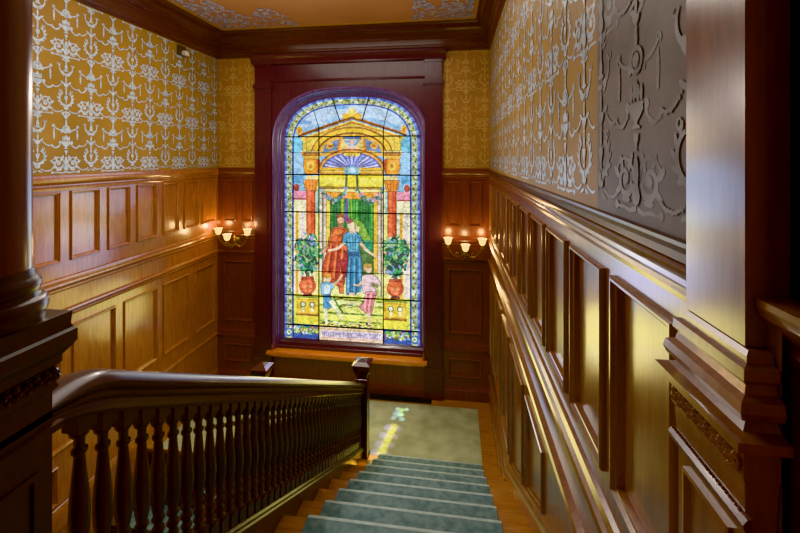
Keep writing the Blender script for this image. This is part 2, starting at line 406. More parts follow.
# ceiling stencils: dense curled leaves in the corners
def stencil(cx, cy, sx, extx, exty):
    m = MB(); rnd = random.Random(3)
    for i in range(900):
        u = rnd.random() ** 1.25; v = rnd.random() ** 1.1
        if u + v * .9 > 1.02 + .25 * math.sin(u * 9): continue
        x = cx + sx * (.035 + u * extx); y = cy - .03 - v * exty
        S = []
        k = rnd.random()
        if k < .45: ribbon(S, spiral(x, y, .034, .008, rnd.random() * 6, rnd.random() * 6 + 5, 9), .018, .007)
        elif k < .8: blob(S, x, y, .03, .010, rnd.random() * 6)
        else: blob(S, x, y, .013, .013)
        for q in S: m.poly([(a, b, ZC - .001 - .000008 * i) for a, b in q])
    return m.build('corner_stencil', M['stencil'], ceil)
stencil(XL + CP + .02, D - CP - .02, 1, 1.05, 1.5)
stencil(XR - CP - .02, D - CP - .02, -1, .72, 1.5)

# ------------------------------------------------------------------ WAINSCOTS
UB, UT, LB, LT = 2.235, 2.835, .87, 1.68
# right wall
wr = MB(); PQ = []
up = [rect(.875 + .4 * k, 1.205 + .4 * k, UB - .02, UT - .01) for k in range(11)]
row(wr, WR, up, .62, D, 2.0, 2.95); PQ += up
def skirt(u): return nose(u) + .045 if u < 3.62 else .33
lo = []
for a, b in ((.9, 1.40), (1.5, 2.0), (2.11, 2.61), (2.72, 3.31), (3.42, 3.92), (4.03, 4.53), (4.64, 5.14)):
    za = max(nose(a) + .13, .68); zb = max(nose(b) + .13, .68)
    if a > 3.4: za = zb = .68
    lo.append([(a, za), (b, zb), (b, LT - .02), (a, LT - .02)])
lo = [q for q in lo if q[0][1] < q[3][1] - .15]
row(wr, WR, lo, 1.45, D, -.02, 2.0); PQ += lo
wr.poly([WR(.62, .9), WR(1.45, .9), WR(1.45, 2.0), WR(.62, 2.0)])
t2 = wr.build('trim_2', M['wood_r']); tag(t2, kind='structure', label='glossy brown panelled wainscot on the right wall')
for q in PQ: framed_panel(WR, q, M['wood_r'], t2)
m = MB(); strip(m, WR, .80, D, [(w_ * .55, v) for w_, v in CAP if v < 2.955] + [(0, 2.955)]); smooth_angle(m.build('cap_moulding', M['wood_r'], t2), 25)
m = MB(); strip(m, WR, .80, D, [(0, 2.955), (.012, 2.955), (.006, 2.97), (.014, 2.985), (.014, 2.994), (0, 2.998)]); m.build('dark_cap_edge', M['wood_dd'], t2)  # darker wood stands for the shade in the concave cap top
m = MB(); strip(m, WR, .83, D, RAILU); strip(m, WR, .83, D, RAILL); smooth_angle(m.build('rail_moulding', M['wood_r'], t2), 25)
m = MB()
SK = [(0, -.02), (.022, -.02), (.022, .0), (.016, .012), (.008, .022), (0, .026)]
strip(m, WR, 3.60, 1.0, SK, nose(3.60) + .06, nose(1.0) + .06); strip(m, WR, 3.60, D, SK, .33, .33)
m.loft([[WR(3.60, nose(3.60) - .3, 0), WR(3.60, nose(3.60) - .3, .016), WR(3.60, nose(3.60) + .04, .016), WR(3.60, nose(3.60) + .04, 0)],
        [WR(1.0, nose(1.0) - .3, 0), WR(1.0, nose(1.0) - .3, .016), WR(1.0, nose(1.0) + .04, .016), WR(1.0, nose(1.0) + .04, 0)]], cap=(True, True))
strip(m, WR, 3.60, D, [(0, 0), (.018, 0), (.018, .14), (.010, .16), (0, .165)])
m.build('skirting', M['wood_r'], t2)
# left wall
wl = MB(); PQ = []
ups = [(1.16, 1.44), (1.53, 1.81), (1.90, 2.18), (2.27, 2.55), (2.62, 2.905), (2.985, 3.27), (3.355, 3.64), (3.72, 4.0), (4.09, 4.37), (4.455, 4.74), (4.82, 5.11)]
ups = [(2.34, 2.62), (2.705, 2.985), (3.075, 3.365), (3.455, 3.725), (3.812, 4.098), (4.192, 4.462), (4.553, 4.84), (4.915, 5.215)]
ups = [(1.61, 1.89), (1.975, 2.255)] + ups
up = [rect(a, b, UB + .025, UT + .03) for a, b in ups]; row(wl, WL, up, 0, D, 2.0, 2.95); PQ += up
los = [(1.44, 1.89), (1.99, 2.44), (2.54, 2.99), (3.09, 3.545), (3.645, 4.105), (4.195, 4.645), (4.75, 5.20)]
lo = [rect(a, b, LB, LT + .01) for a, b in los]; row(wl, WL, lo, 0, D, .60, 2.0); PQ += lo
sm = [rect(2.50, 2.96, .22, .54), rect(1.95, 2.40, .22, .54)][::-1]
row(wl, WL, sm, 0, D, .0, .60); PQ += sm
wl.poly([WL(0, -3), WL(D, -3), WL(D, 0), WL(0, 0)])
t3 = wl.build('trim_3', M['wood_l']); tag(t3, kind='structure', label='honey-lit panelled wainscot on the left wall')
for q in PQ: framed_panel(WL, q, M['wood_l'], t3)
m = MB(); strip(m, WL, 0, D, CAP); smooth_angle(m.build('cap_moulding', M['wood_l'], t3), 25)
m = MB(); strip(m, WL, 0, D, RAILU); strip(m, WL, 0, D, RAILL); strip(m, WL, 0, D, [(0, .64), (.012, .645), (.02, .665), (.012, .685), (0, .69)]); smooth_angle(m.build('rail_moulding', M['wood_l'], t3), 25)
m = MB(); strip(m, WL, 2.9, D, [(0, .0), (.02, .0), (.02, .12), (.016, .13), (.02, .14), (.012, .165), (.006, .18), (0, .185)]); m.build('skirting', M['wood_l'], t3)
# back wall, both sides of the window
for i, (a, b, px) in enumerate(((XL, -2.76, ((-3.245, -3.06), (-2.985, -2.80))), (-.17, XR, ((-.095, .078), (.172, .345))))):
    m0 = MB(); PQ = []
    up = [rect(p, q, UB + .02, UT + .01) for p, q in px]; row(m0, WB, up, a, b, 1.95, 2.95); PQ += up
    lo = [rect(px[0][0] + .01, px[1][1], LB - .01, LT + .02)]; row(m0, WB, lo, a, b, .60, 1.95); PQ += lo
    sm = [rect(px[0][0] + .01, px[1][1], .29, .535)]; row(m0, WB, sm, a, b, 0, .60); PQ += sm
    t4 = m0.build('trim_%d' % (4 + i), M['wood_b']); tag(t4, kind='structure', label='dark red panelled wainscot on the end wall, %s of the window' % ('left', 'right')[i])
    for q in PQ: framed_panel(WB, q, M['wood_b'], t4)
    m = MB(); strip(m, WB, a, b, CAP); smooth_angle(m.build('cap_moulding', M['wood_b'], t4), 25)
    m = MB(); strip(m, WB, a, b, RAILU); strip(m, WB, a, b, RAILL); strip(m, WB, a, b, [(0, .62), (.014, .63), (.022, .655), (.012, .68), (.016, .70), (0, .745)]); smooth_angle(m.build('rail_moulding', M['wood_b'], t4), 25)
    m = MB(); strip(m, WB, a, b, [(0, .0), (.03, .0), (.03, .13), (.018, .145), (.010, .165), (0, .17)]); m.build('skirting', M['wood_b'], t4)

# ------------------------------------------------------------------ WINDOW
win = empty('window_1', (XC, D, .5)); tag(win, kind='structure', label='tall arched stained-glass window of a robed couple and two children in a portico')
def wpart(mb, name, mat, sm=None):
    o = mb.build(name, mat); o.parent = win; o.location = (-XC, -D, -.5)
    if sm: smooth_angle(o, sm)
    return o
# surround board and pilasters
m = MB(); fill_around(m, WB, ao, -2.52, -.39, ZB, 4.56, .012)
wpart(m, 'surround', M['wood_w'])
for a, b in ((-2.752, -2.515), (-.392, -.166)):
    m = MB()
    m.box(a, b, D - .05, D + .03, 0, 4.56)
    m.box(a - .012, b + .012, D - .064, D, 0, .42); m.box(a - .006, b + .006, D - .058, D, .42, .45)
    for z0, z1, e in ((4.10, 4.115, .012), (4.115, 4.155, .022), (4.155, 4.17, .012), (.50, .515, .006), (4.40, 4.43, .01)):
        m.box(a - e, b + e, D - .05 - e, D, z0, z1)
    m.box(a + .05, b - .05, D - .056, D - .04, .62, 4.0)
    wpart(m, 'pilaster', M['wood_w'])
m = MB()
ent = [(0, 4.44), (.055, 4.44), (.06, 4.46), (.07, 4.47), (.078, 4.49), (.10, 4.515), (.125, 4.53), (.13, 4.56), (0, 4.56)]
strip(m, WB, -2.80, -.12, ent); strip(m, WB, -2.752, -.166, [(0, 4.20), (.03, 4.20), (.035, 4.215), (.03, 4.225), (0, 4.225)])
wpart(m, 'entablature', M['wood_w'], 25)
# moulded arch casing, stepping back to the glass
HG, ZTG, ZBG = .953, 3.985, .615
m = MB(); loops = []
for hw, zt, w_ in ((HWO + .045, ZTO + .04, .012), (HWO + .045, ZTO + .04, .03), (HWO + .03, ZTO + .028, .042), (HWO + .015, ZTO + .015, .036), (HWO, ZTO, .024), (HWO - .008, ZTO - .006, -.01),
                   (HWO - .014, ZTO - .012, -.03), (HWO - .024, ZTO - .02, -.034), (HWO - .030, ZTO - .028, -.06), (HWO - .045, ZTO - .04, -.066), (HWO - .055, ZTO - .05, -.09), (HG + .018, ZTG + .016, -.10), (HG - .004, ZTG - .004, -.117)):
    loops.append([WB(x, z, w_) for x, z in arch(hw, ZS, zt, zb=ZB)])
m.loft(loops, closed=False)
casing_m = M['casing'] = wood('plum casing with painted cool sheen', srgb(94, 72, 104), srgb(138, 112, 152), .25, coat=1)  # blue sheen from the window is put into the lavender base
wpart(m, 'arched_casing', casing_m, 40)
m = MB()
strip(m, WB, XC - HWO, XC + HWO, [(-.12, .50), (-.02, .50), (-.02, .535), (-.035, .545), (-.05, .575), (-.06, .58), (-.085, .60), (-.10, .605), (-.12, .62)])
wpart(m, 'bottom_rail', M['wood_w'])
m = MB()
m.box(-2.555, -.36, D - .115, D + .10, .468, .502); m.box(-2.52, -.39, D - .09, D - .01, .44, .468); m.box(-2.50, -.40, D - .07, D - .01, .425, .44)
wpart(m, 'sill', M['wood_sill'])
m = MB(); m.poly([WB(-2.52, 0, .0), WB(-.39, 0, .0), WB(-.39, .44, .0), WB(-2.52, .44, .0)])
strip(m, WB, -2.515, -.392, [(0, 0), (.025, 0), (.025, .10), (.014, .125), (0, .13)])
wpart(m, 'apron', M['wood_b'])
for x in (-2.49, -.405):   # small sash knobs
    m = MB(); m.lathe([(.004, 0), (.012, .01), (.018, .03), (.012, .05), (.016, .065), (.006, .09), (.001, .12)], x, D - .06, 10, .503); wpart(m, 'finial', M['brass'])
# ---- stained glass picture
G = MB(); LAY = [0]
def C(r, g, b): return srgb(r, g, b)
def gp(px, py): return on_plane(px, py, YG)                 # true picture point on the glass
zc_ = {}
def cp(px, py): return (on_plane(px, 150, YG)[0], on_plane(352, py, YG)[1])   # level lines
def put(pts, col, lay):
    LAY[0] += 1
    G.poly([(x, YG - .0006 * lay - 2.5e-6 * LAY[0], z) for x, z in pts], col)
def tri_fan(pts, col, lay): put(pts, col, lay)
def gq(x0, y0, x1, y1, col, lay, f=cp): put([f(x0, y0), f(x1, y0), f(x1, y1), f(x0, y1)], col, lay)
def gpoly(pts, col, lay, f=cp): put([f(*p) for p in pts], col, lay)
def gell(cx, cy, rx, ry, col, lay, a=0, n=14, f=cp):
    gpoly([(cx + rx * math.cos(t) * math.cos(a) - ry * math.sin(t) * math.sin(a), cy + rx * math.cos(t) * math.sin(a) + ry * math.sin(t) * math.cos(a)) for t in [2 * math.pi * i / n for i in range(n)]], col, lay, f)
def gline(pts, wd, col, lay, f=cp, w1=None):
    S = []; ribbon(S, pts, wd, w1)
    for q in S: gpoly(q, col, lay, f)
def mirx(px):                                               # mirror about the window axis, in picture units
    x = 2 * XC - on_plane(px, 150, YG)[0]
    # back to px at height-independent column
    d = -x * SN + YG * CS; u = x * CS + YG * SN
    return 400 + F * u / d
YB = ZBG
# border bands following the arch
def band(h0, t0, h1, t1, colf, lay, n=64, zb0=None):
    a = arch(h0, ZS, t0, n=n); b = arch(h1, ZS, t1, n=n)
    for i in range(n): put([a[i], a[i + 1], b[i + 1], b[i]], colf(i, 'a'), lay)
    k = 60
    for s in (-1, 1):
        for i in range(k):
            z0 = ZBG + (ZS - ZBG) * i / k; z1 = ZBG + (ZS - ZBG) * (i + 1) / k
            put([(XC + s * h0, z0), (XC + s * h0, z1), (XC + s * h1, z1), (XC + s * h1, z0)], colf(i, 's'), lay)
rg = random.Random(11)
SKY1, SKY2 = C(150, 200, 240), C(190, 218, 246)
# background fill
a = arch(HG, ZS, ZTG, n=48)
for i in range(len(a) - 1): put([a[i], a[i + 1], (a[i + 1][0], ZS), (a[i][0], ZS)], SKY1, 0)
put([(XC - HG, ZBG), (XC + HG, ZBG), (XC + HG, ZS), (XC - HG, ZS)], C(236, 232, 170), 0)
gq(292, 136, 414, 192, SKY1, 1)
gpoly([(296, 116), (312, 108), (330, 104), (352, 101), (374, 103), (392, 109), (408, 118), (408, 128), (352, 112), (297, 130)], SKY2, 2)
for _ in range(14):
    gell(rg.uniform(300, 404), rg.uniform(106, 124), rg.uniform(5, 11), rg.uniform(1, 2.2), rg.choice([C(190, 222, 250), C(112, 168, 228), C(206, 230, 250)]), 3, n=8)
for x0, x1 in ((293, 304), (401, 411)):
    gq(x0, 136, x1, 152, C(112, 196, 226), 2); gq(x0, 152, x1, 172, C(160, 210, 246), 2); gq(x0, 176, x1, 184, C(96, 170, 222), 2); gq(x0, 184, x1, 193, C(140, 196, 226), 2)
# pediment
YEL, GLD, ORG, CRM = C(236, 206, 70), C(204, 150, 44), C(214, 116, 34), C(250, 236, 150)
gpoly([(298, 137), (352, 119), (407, 136), (406, 133.5), (352, 115.5), (298, 134)], C(180, 104, 12), 4)
gpoly([(300, 138), (352, 120), (405, 137), (401, 141), (401, 150), (398, 155), (306, 155), (303, 150), (303, 141)], YEL, 4)
for k in range(9):
    x = 306 + k * 11
    gline([(x, 138 - 14 * (1 - abs(x - 352) / 52)), (x + 1, 152)], .8, GLD, 5)
gpoly([(304, 139.5), (352, 123), (401, 138.5), (401, 137.5), (352, 121.5), (304, 138.5)], ORG, 5)
for fx in (352,):
    gell(fx, 112.5, 4.2, 5, YEL, 5); gell(fx - 6, 116, 4, 3, C(244, 190, 30), 5); gell(fx + 6, 116, 4, 3, C(244, 190, 30), 5); gell(fx, 110, 2, 2.4, CRM, 6)
for fx in (299.5, 404):
    gell(fx, 130, 3.2, 4.2, C(234, 184, 30), 5); gell(fx, 131, 1.6, 2.2, ORG, 6)
# great arch
def arc(cx, cy, rx, ry, a0=0, a1=math.pi, n=22): return [(cx + rx * math.cos(a0 + (a1 - a0) * i / n), cy - ry * math.sin(a0 + (a1 - a0) * i / n)) for i in range(n + 1)]
gpoly(arc(352, 155, 41, 28), C(196, 120, 20), 6); gpoly(arc(352, 155, 39.5, 26.5), C(250, 206, 40), 7); gpoly(arc(352, 155, 35, 22.5), C(150, 84, 18), 8)
gpoly(arc(352, 156, 34, 22), C(236, 180, 40), 9)
for s in (-1, 1):
    gpoly([(352 + s * 12, 138), (352 + s * 27, 145), (352 + s * 30, 154), (352 + s * 21, 151), (352 + s * 14, 150)], C(96, 132, 176), 10)
    gell(352 + s * 22, 146, 4, 3, C(232, 176, 30), 11, s * .4); gell(352 + s * 22, 146, 2, 1.4, C(200, 90, 20), 12)
    gpoly([(352 + s * 3, 147), (352 + s * 10, 139), (352 + s * 11, 146), (352 + s * 5, 151)], C(250, 224, 130), 11)
    gline([(352 + s * 12, 137), (352 + s * 14, 151)], 1.8, ORG, 11)
gq(343, 137, 361, 139, C(70, 110, 160), 10); gq(344, 139.5, 360, 152, C(150, 176, 200), 10)
gell(352, 142.5, 2, 2.3, C(246, 188, 160), 12); gpoly([(348.5, 146), (355.5, 146), (356.5, 152), (347.5, 152)], C(250, 196, 180), 12); gq(346, 152, 358, 155, YEL, 12)
# shell fan
gpoly(arc(352, 170, 33, 21), C(176, 96, 20), 13); gpoly(arc(352, 170, 31.5, 19.5), C(240, 170, 60), 14); gpoly(arc(352, 170, 29.5, 17.5), C(92, 106, 196), 15)
for k in range(15):
    a0 = math.pi * (k + .18) / 15; a1 = math.pi * (k + .82) / 15; am = (a0 + a1) / 2
    c_ = [C(170, 178, 244), C(214, 214, 252), C(140, 156, 232)][k % 3]
    gpoly([(352 + 6 * math.cos(am), 170 - 4 * math.sin(am)), (352 + 27 * math.cos(a0), 170 - 15.5 * math.sin(a0)), (352 + 28.6 * math.cos(am), 170 - 16.8 * math.sin(am)), (352 + 27 * math.cos(a1), 170 - 15.5 * math.sin(a1))], c_, 16)
gq(344, 152.5, 360, 156, C(248, 214, 60), 17)
gq(320, 167.5, 384, 170, C(236, 190, 40), 16); gq(320, 170, 384, 174.5, C(190, 132, 30), 16); gq(322, 171, 382, 172.5, C(250, 210, 80), 17)
gell(352, 171, 8, 4.6, C(120, 180, 200), 18); gell(352, 170.5, 4, 2.4, C(200, 226, 240), 19)
# entablature blocks, capitals, columns
for s, cx in ((-1, 311.5), (1, 392.5)):
    gq(cx - 10.5, 151, cx + 10, 153, C(250, 226, 140), 18); gq(cx - 9.5, 153, cx + 9, 155.5, C(206, 120, 20), 18); gpoly([(cx - 9, 155.5), (cx + 9, 155.5), (cx + 7, 159), (cx - 7, 159)], C(246, 190, 50), 18)
    gpoly([(cx - 7, 159), (cx + 7, 159), (cx + 8, 167), (cx + 6, 174), (cx - 6, 174), (cx - 8, 167)], C(244, 160, 24), 18)
    gell(cx - .5, 166, 4, 4.6, C(252, 216, 80), 19); gell(cx - .5, 166, 1.8, 2.4, C(232, 140, 30), 20)
    gpoly([(cx + s * -5, 159), (cx + s * -9, 160), (cx + s * -8, 172), (cx + s * -6, 174)], C(214, 84, 20), 19)
    gq(cx - 5, 176, cx + 5, 180, C(250, 222, 130), 18)
    gpoly([(cx - 8, 180), (cx + 7, 180), (cx + 6, 186), (cx + 4.5, 191), (cx - 5.5, 191), (cx - 7, 186)], C(238, 140, 14), 18)
    for k in range(4): gline([(cx - 6 + k * 3.8, 181), (cx - 4 + k * 2.6, 190)], .8, C(190, 84, 8), 19)
    gq(cx - 4.6, 191, cx + 4, 236, C(228, 84, 30), 18); gq(cx - 3.0, 191, cx - .6, 236, C(246, 122, 60), 19); gq(cx + 2.6, 191, cx + 4, 236, C(176, 48, 20), 19)
for x0, x1 in ((293, 306.5), (397, 411)):
    gq(x0, 191.5, x1, 199, C(240, 150, 176), 3); gq(x0, 199, x1, 200.5, C(170, 60, 60), 3); gq(x0, 200.5, x1, 212, C(250, 244, 196), 3)
    xm = (x0 + x1) / 2
    gell(x0 + 3.5 if x0 < 350 else x1 - 4, 188, 3, 4, C(170, 60, 40), 5)
    for k, c_ in enumerate((C(250, 246, 214), C(232, 170, 60), C(250, 240, 170), C(222, 210, 226), C(252, 244, 196))):
        gq(x0 + (x1 - x0) * k / 5, 212, x0 + (x1 - x0) * (k + 1) / 5, 296, c_, 3)
for x0 in (315.7, 377, ):
    pass
gq(315.6, 176, 320, 296, C(236, 226, 120), 3); gq(384, 176, 388.6, 296, C(240, 230, 130), 3)
gq(316, 191, 319, 214, C(150, 200, 196), 4); gq(385, 191, 388, 214, C(150, 200, 196), 4)
# lintel and doorway
gq(320, 175.5, 384, 187, C(248, 228, 40), 4); gq(322, 178, 348, 185, C(255, 242, 90), 5); gq(356, 178, 382, 185, C(255, 242, 90), 5)
gq(320, 186.5, 384, 189, C(170, 128, 30), 5); gq(320, 189, 384, 192, C(250, 236, 140), 5)
gq(320, 192, 326.5, 296, C(232, 220, 200), 4); gq(322.5, 192, 324, 296, C(160, 140, 110), 5); gq(326.5, 192, 331, 296, C(250, 222, 70), 4); gq(373, 192, 378, 296, C(246, 196, 50), 4); gq(378, 192, 384, 296, C(222, 208, 190), 4); gq(380.5, 192, 382, 296, C(150, 130, 104), 5)
gq(326, 192, 378, 199, C(242, 160, 20), 5)
gq(330, 199, 374, 275, C(34, 132, 40), 5)
for k in range(15):
    x = 331 + k * 2.9
    gline([(x, 199), (x + rg.uniform(-1, 1), 235), (x + rg.uniform(-2, 2), 272)], rg.uniform(1, 2.2), rg.choice([C(70, 190, 50), C(24, 100, 30), C(110, 200, 60), C(20, 90, 40), C(160, 190, 40)]), 6)
gq(345, 198, 348.5, 222, C(90, 84, 130), 7); gpoly([(349, 226), (356, 219), (362, 222), (372, 240), (368, 244), (358, 234)], C(120, 170, 40), 7)
gq(350, 242, 373, 275, C(74, 112, 40), 7); gq(364, 240, 373, 252, C(40, 150, 110), 8)
# lawn and steps
gq(320, 272, 384, 300, C(236, 240, 150), 4)
gq(292, 296, 411, 328, C(222, 228, 90), 4)
for k, (y0, y1, c_) in enumerate(((298, 301, C(196, 214, 60)), (301, 305, C(240, 244, 160)), (305, 307, C(150, 180, 50)), (307, 313, C(236, 240, 120)), (313, 315, C(130, 160, 40)), (315, 321, C(240, 240, 110)), (321, 323, C(160, 190, 60)))):
    gq(320, y0, 384, y1, c_, 5)
for _ in range(40):
    gell(rg.uniform(322, 382), rg.choice([300, 306, 314, 322]) + rg.uniform(-1, 1), rg.uniform(1.5, 4), rg.uniform(.5, 1), rg.choice([C(110, 130, 50), C(90, 70, 40), C(250, 250, 210), C(60, 90, 40)]), 6, n=7)
for _ in range(60):
    gell(rg.uniform(321, 383), rg.uniform(323.5, 328), rg.uniform(.8, 2.2), rg.uniform(.5, 1.1), rg.choice([C(96, 44, 90), C(70, 40, 30), C(190, 130, 60), C(60, 80, 40), C(230, 220, 180)]), 7, n=6)
# garlands
for s in (-1, 1):
    gline([(352 + s * 5, 174), (352 + s * 6, 190), (352 + s * 11, 197)], 2.4, C(84, 96, 50), 20)
    n = 56
    for i in range(n):
        t = i / (n - 1); x = 352 + s * (5 + 27 * t); y = 188 + 52 * t * (1 - t) - 1 * t
        gell(x + rg.uniform(-1, 1), y + rg.uniform(-2, 2.4), rg.uniform(1.3, 2.6), rg.uniform(.9, 1.6), rg.choice([C(60, 120, 110), C(90, 150, 90), C(140, 190, 190), C(40, 90, 60), C(210, 160, 180), C(120, 150, 200), C(70, 100, 50)]), 21, rg.uniform(0, 3), 7)
# painted outlines on the architecture
INK2 = C(70, 44, 20)
def ink(pts, wd=.55, lay=20): gline(pts, wd, INK2, lay)
ink([(299, 137), (352, 119), (406, 136)]); ink([(303, 141), (303, 150), (306, 155)]); ink([(401, 141), (401, 150), (398, 155)])
ink(arc(352, 155, 41, 28)); ink(arc(352, 155, 35, 22.5)); ink(arc(352, 170, 33, 21)); ink(arc(352, 170, 29.5, 17.5))
for k in range(1, 15):
    a0 = math.pi * k / 15; ink([(352 + 6 * math.cos(a0), 170 - 4 * math.sin(a0)), (352 + 29 * math.cos(a0), 170 - 17 * math.sin(a0))], .4)
for y in (175.3, 187, 189, 192, 199): ink([(320, y), (384, y)])
for x in (322.5, 326.5, 331, 373, 378, 382): ink([(x, 192), (x, 296)], .5)
for cx in (311.5, 392.5):
    for x in (cx - 4.6, cx + 4): ink([(x, 191), (x, 236)], .6)
    for y in (151, 153, 155.5, 159, 174, 180, 191): ink([(cx - 8, y), (cx + 8, y)])
    ink([(cx - 7, 159), (cx - 8, 167), (cx - 6, 174)]); ink([(cx + 7, 159), (cx + 8, 167), (cx + 6, 174)]); ink([(cx - 8, 180), (cx - 7, 186), (cx - 5.5, 191)]); ink([(cx + 7, 180), (cx + 6, 186), (cx + 4.5, 191)])
# plants in urns and their pedestals
for cx, dy in ((308, 0), (395.5, 2.5)):
    gell(cx, 254 + dy, 9, 17, C(30, 70, 50), 21, f=gp, n=18)
    for i in range(230):
        a_ = rg.uniform(0, 2 * math.pi); r = rg.random() ** .6
        x = cx + 13.5 * r * math.cos(a_) * (1 if i % 3 else .7); y = 253 + dy + 21 * r * math.sin(a_)
        gell(x, y, rg.uniform(1.8, 3.6), rg.uniform(.9, 1.7), rg.choice([C(24, 120, 60), C(10, 70, 40), C(14, 60, 40), C(12, 90, 50), C(60, 170, 90), C(30, 140, 110), C(110, 190, 130), C(100, 160, 190), C(70, 60, 70), C(150, 190, 110), C(150, 160, 220)]), 22 + i % 3, rg.uniform(0, 3), 7, gp)
    gline([(cx, 268 + dy), (cx, 277 + dy)], 4, C(60, 90, 50), 22, gp)
    gell(cx, 285.5 + dy, 8.8, 8.6, C(190, 72, 26), 25, f=gp); gell(cx - 1, 284 + dy, 6.4, 5.6, C(224, 104, 44), 26, f=gp); gpoly([(cx - 6, 276 + dy), (cx + 6, 276 + dy), (cx + 7, 279.5 + dy), (cx - 7, 279.5 + dy)], C(170, 60, 24), 27, gp)
    gell(cx - 3, 286 + dy, 2.2, 1.8, C(246, 150, 90), 27, f=gp); gell(cx + 3, 286 + dy, 2.2, 1.8, C(246, 150, 90), 27, f=gp); gpoly([(cx - 5, 289 + dy), (cx + 5, 289 + dy), (cx + 2, 292 + dy), (cx - 2, 292 + dy)], C(246, 130, 70), 27, gp)
    gpoly([(cx - 4, 293 + dy), (cx + 4, 293 + dy), (cx + 5, 296 + dy), (cx - 5, 296 + dy)], C(120, 44, 20), 27, gp)
    x0, x1 = cx - 11.5, cx + 11.5
    gq(x0, 296, x1, 326, C(240, 226, 60), 8); gq(x0, 298.5, x1, 300, C(110, 140, 60), 9); gq(x0 + .5, 301, x1 - .5, 316, C(214, 160, 30), 9); gq(x0 + 1.6, 302, x1 - 1.6, 315, C(246, 208, 50), 10)
    for s in (-1, 1):
        gell(cx + s * 4.6, 306.5, 3.2, 3.2, C(110, 130, 60), 11); gell(cx + s * 4.6, 306.5, 1.8, 2.0, C(240, 240, 210), 12); gell(cx + s * 4.6, 311.5, 1.3, 2.6, C(250, 246, 200), 12)
    gq(x0, 316, x1, 318, C(150, 96, 20), 10); gq(x0, 319, x1, 325, C(252, 240, 70), 10)
# figures (flat glass pieces)
SK1, SK2 = C(250, 214, 180), C(222, 164, 120)
INK = C(46, 26, 20)
def fig(pts, col, lay):
    gpoly(pts, col, lay, gp)
    if lay in OUT:
        S = []; q = pts + [pts[0]]
        for i in range(len(pts)): ribbon(S, [q[i], q[i + 1]], .55)
        for r in S: gpoly(r, INK, lay + .4, gp)
OUT = (28, 31, 35, 39, 30)
RB, RB2, RB3 = C(206, 74, 22), C(236, 124, 40), C(150, 28, 24)
fig([(332, 229), (336, 226.5), (343, 227), (348, 229), (350, 238), (348, 256), (346, 272), (345, 284), (338, 286), (322, 275), (324, 262), (327, 252), (329, 240)], RB, 28)
for k in range(9):
    fig([(331 + k * 1.9, 244), (332.4 + k * 1.9, 244), (327.5 + k * 2.5, 278), (325 + k * 2.5, 277)], [RB2, RB3, C(180, 44, 20)][k % 3], 29)
fig([(336, 228), (345, 230), (340, 238), (330, 243), (329, 238)], RB2, 30); fig([(331, 237), (341, 234), (349, 243), (347, 252), (340, 244), (331, 242)], C(224, 96, 28), 31)
fig([(340, 262), (349, 250), (348, 268), (344, 280)], C(158, 26, 30), 30)
fig([(338, 281), (344, 281), (344, 293), (340, 293)], C(214, 92, 40), 30)
gell(341, 219.5, 3.5, 4.8, SK2, 31, f=gp); gell(341, 216, 3.9, 3, C(150, 84, 40), 32, f=gp); fig([(338, 222), (344, 222), (342.5, 227.5), (339.5, 227.5)], C(160, 96, 50), 33)
gell(341, 220, 2.4, 2.9, C(236, 184, 140), 34, f=gp)
fig([(326.5, 246), (330, 244.5), (327, 250), (324, 253), (321, 251.5)], SK2, 31)
BL, BL2, BL3 = C(50, 130, 176), C(96, 176, 210), C(24, 84, 128)
fig([(344, 234), (349, 231), (357, 231), (361.5, 236), (362, 243), (359, 243), (361, 255), (363, 270), (361, 288), (356, 294), (347, 294), (346.5, 280), (349, 258), (347.5, 246), (342, 242)], BL, 35)
for k in range(7):
    fig([(349.5 + k * 1.6, 257), (350.6 + k * 1.6, 257), (349.4 + k * 2.1, 292), (347.4 + k * 2.1, 292)], [BL2, BL3, C(44, 120, 170)][k % 3], 36)
fig([(348, 233), (357, 233), (359, 244), (357, 251), (350, 251), (348, 244)], BL2, 36); fig([(349, 251), (359, 251), (360, 256), (349, 256)], BL3, 37); fig([(344, 235), (347, 234), (346, 242), (343, 241)], BL2, 37)
for k in range(3): gline([(350 + k * 3, 235), (351 + k * 2.4, 250)], .6, BL3, 38, gp)
gell(351.5, 225, 3.4, 4.6, SK1, 37, f=gp); fig([(350, 228), (355, 228), (356, 233), (350, 233)], SK1, 36); gell(350.5, 221.2, 3.6, 2.2, C(170, 90, 60), 38, -.4, f=gp); fig([(345, 214), (349, 216), (350, 221), (346, 222)], C(130, 50, 140), 38); gell(352, 225.5, 2.4, 3, C(252, 220, 190), 39, f=gp)
fig([(356.5, 225), (360, 227), (359, 232), (356, 231)], SK1, 37)
gline([(345, 242), (340, 247), (334, 249.5), (328.5, 250)], 3.0, SK1, 38, gp, 2); gline([(361, 242), (366, 249), (372, 253.5), (377, 256.5)], 3.0, SK1, 38, gp, 1.6)
fig([(350, 292), (355, 292), (355, 296), (350, 295)], SK1, 37)
# boy
fig([(321, 283), (326, 281), (333, 282), (335, 286), (331, 291), (331, 295), (322, 294)], C(132, 190, 226), 39)
fig([(324, 294), (331, 294), (333, 306), (328, 309), (324, 307)], C(76, 150, 200), 39); fig([(325, 284), (331, 284), (330, 293), (325, 293)], C(220, 236, 246), 40)
gell(328.5, 277.5, 3.4, 3.8, SK1, 41, f=gp); gell(328, 275, 4, 2.8, C(236, 156, 50), 42, f=gp); gline([(333, 284.5), (338, 281), (341, 277), (343, 274)], 2.6, SK1, 41, gp, 1.6)
gline([(326, 308), (327, 316), (327, 324)], 3, C(250, 244, 214), 41, gp, 2); gline([(331, 300), (336, 308), (343, 318)], 3.6, C(250, 244, 214), 40, gp, 2); gline([(334, 296), (338, 304), (344, 313)], 2, C(70, 120, 60), 38, gp)
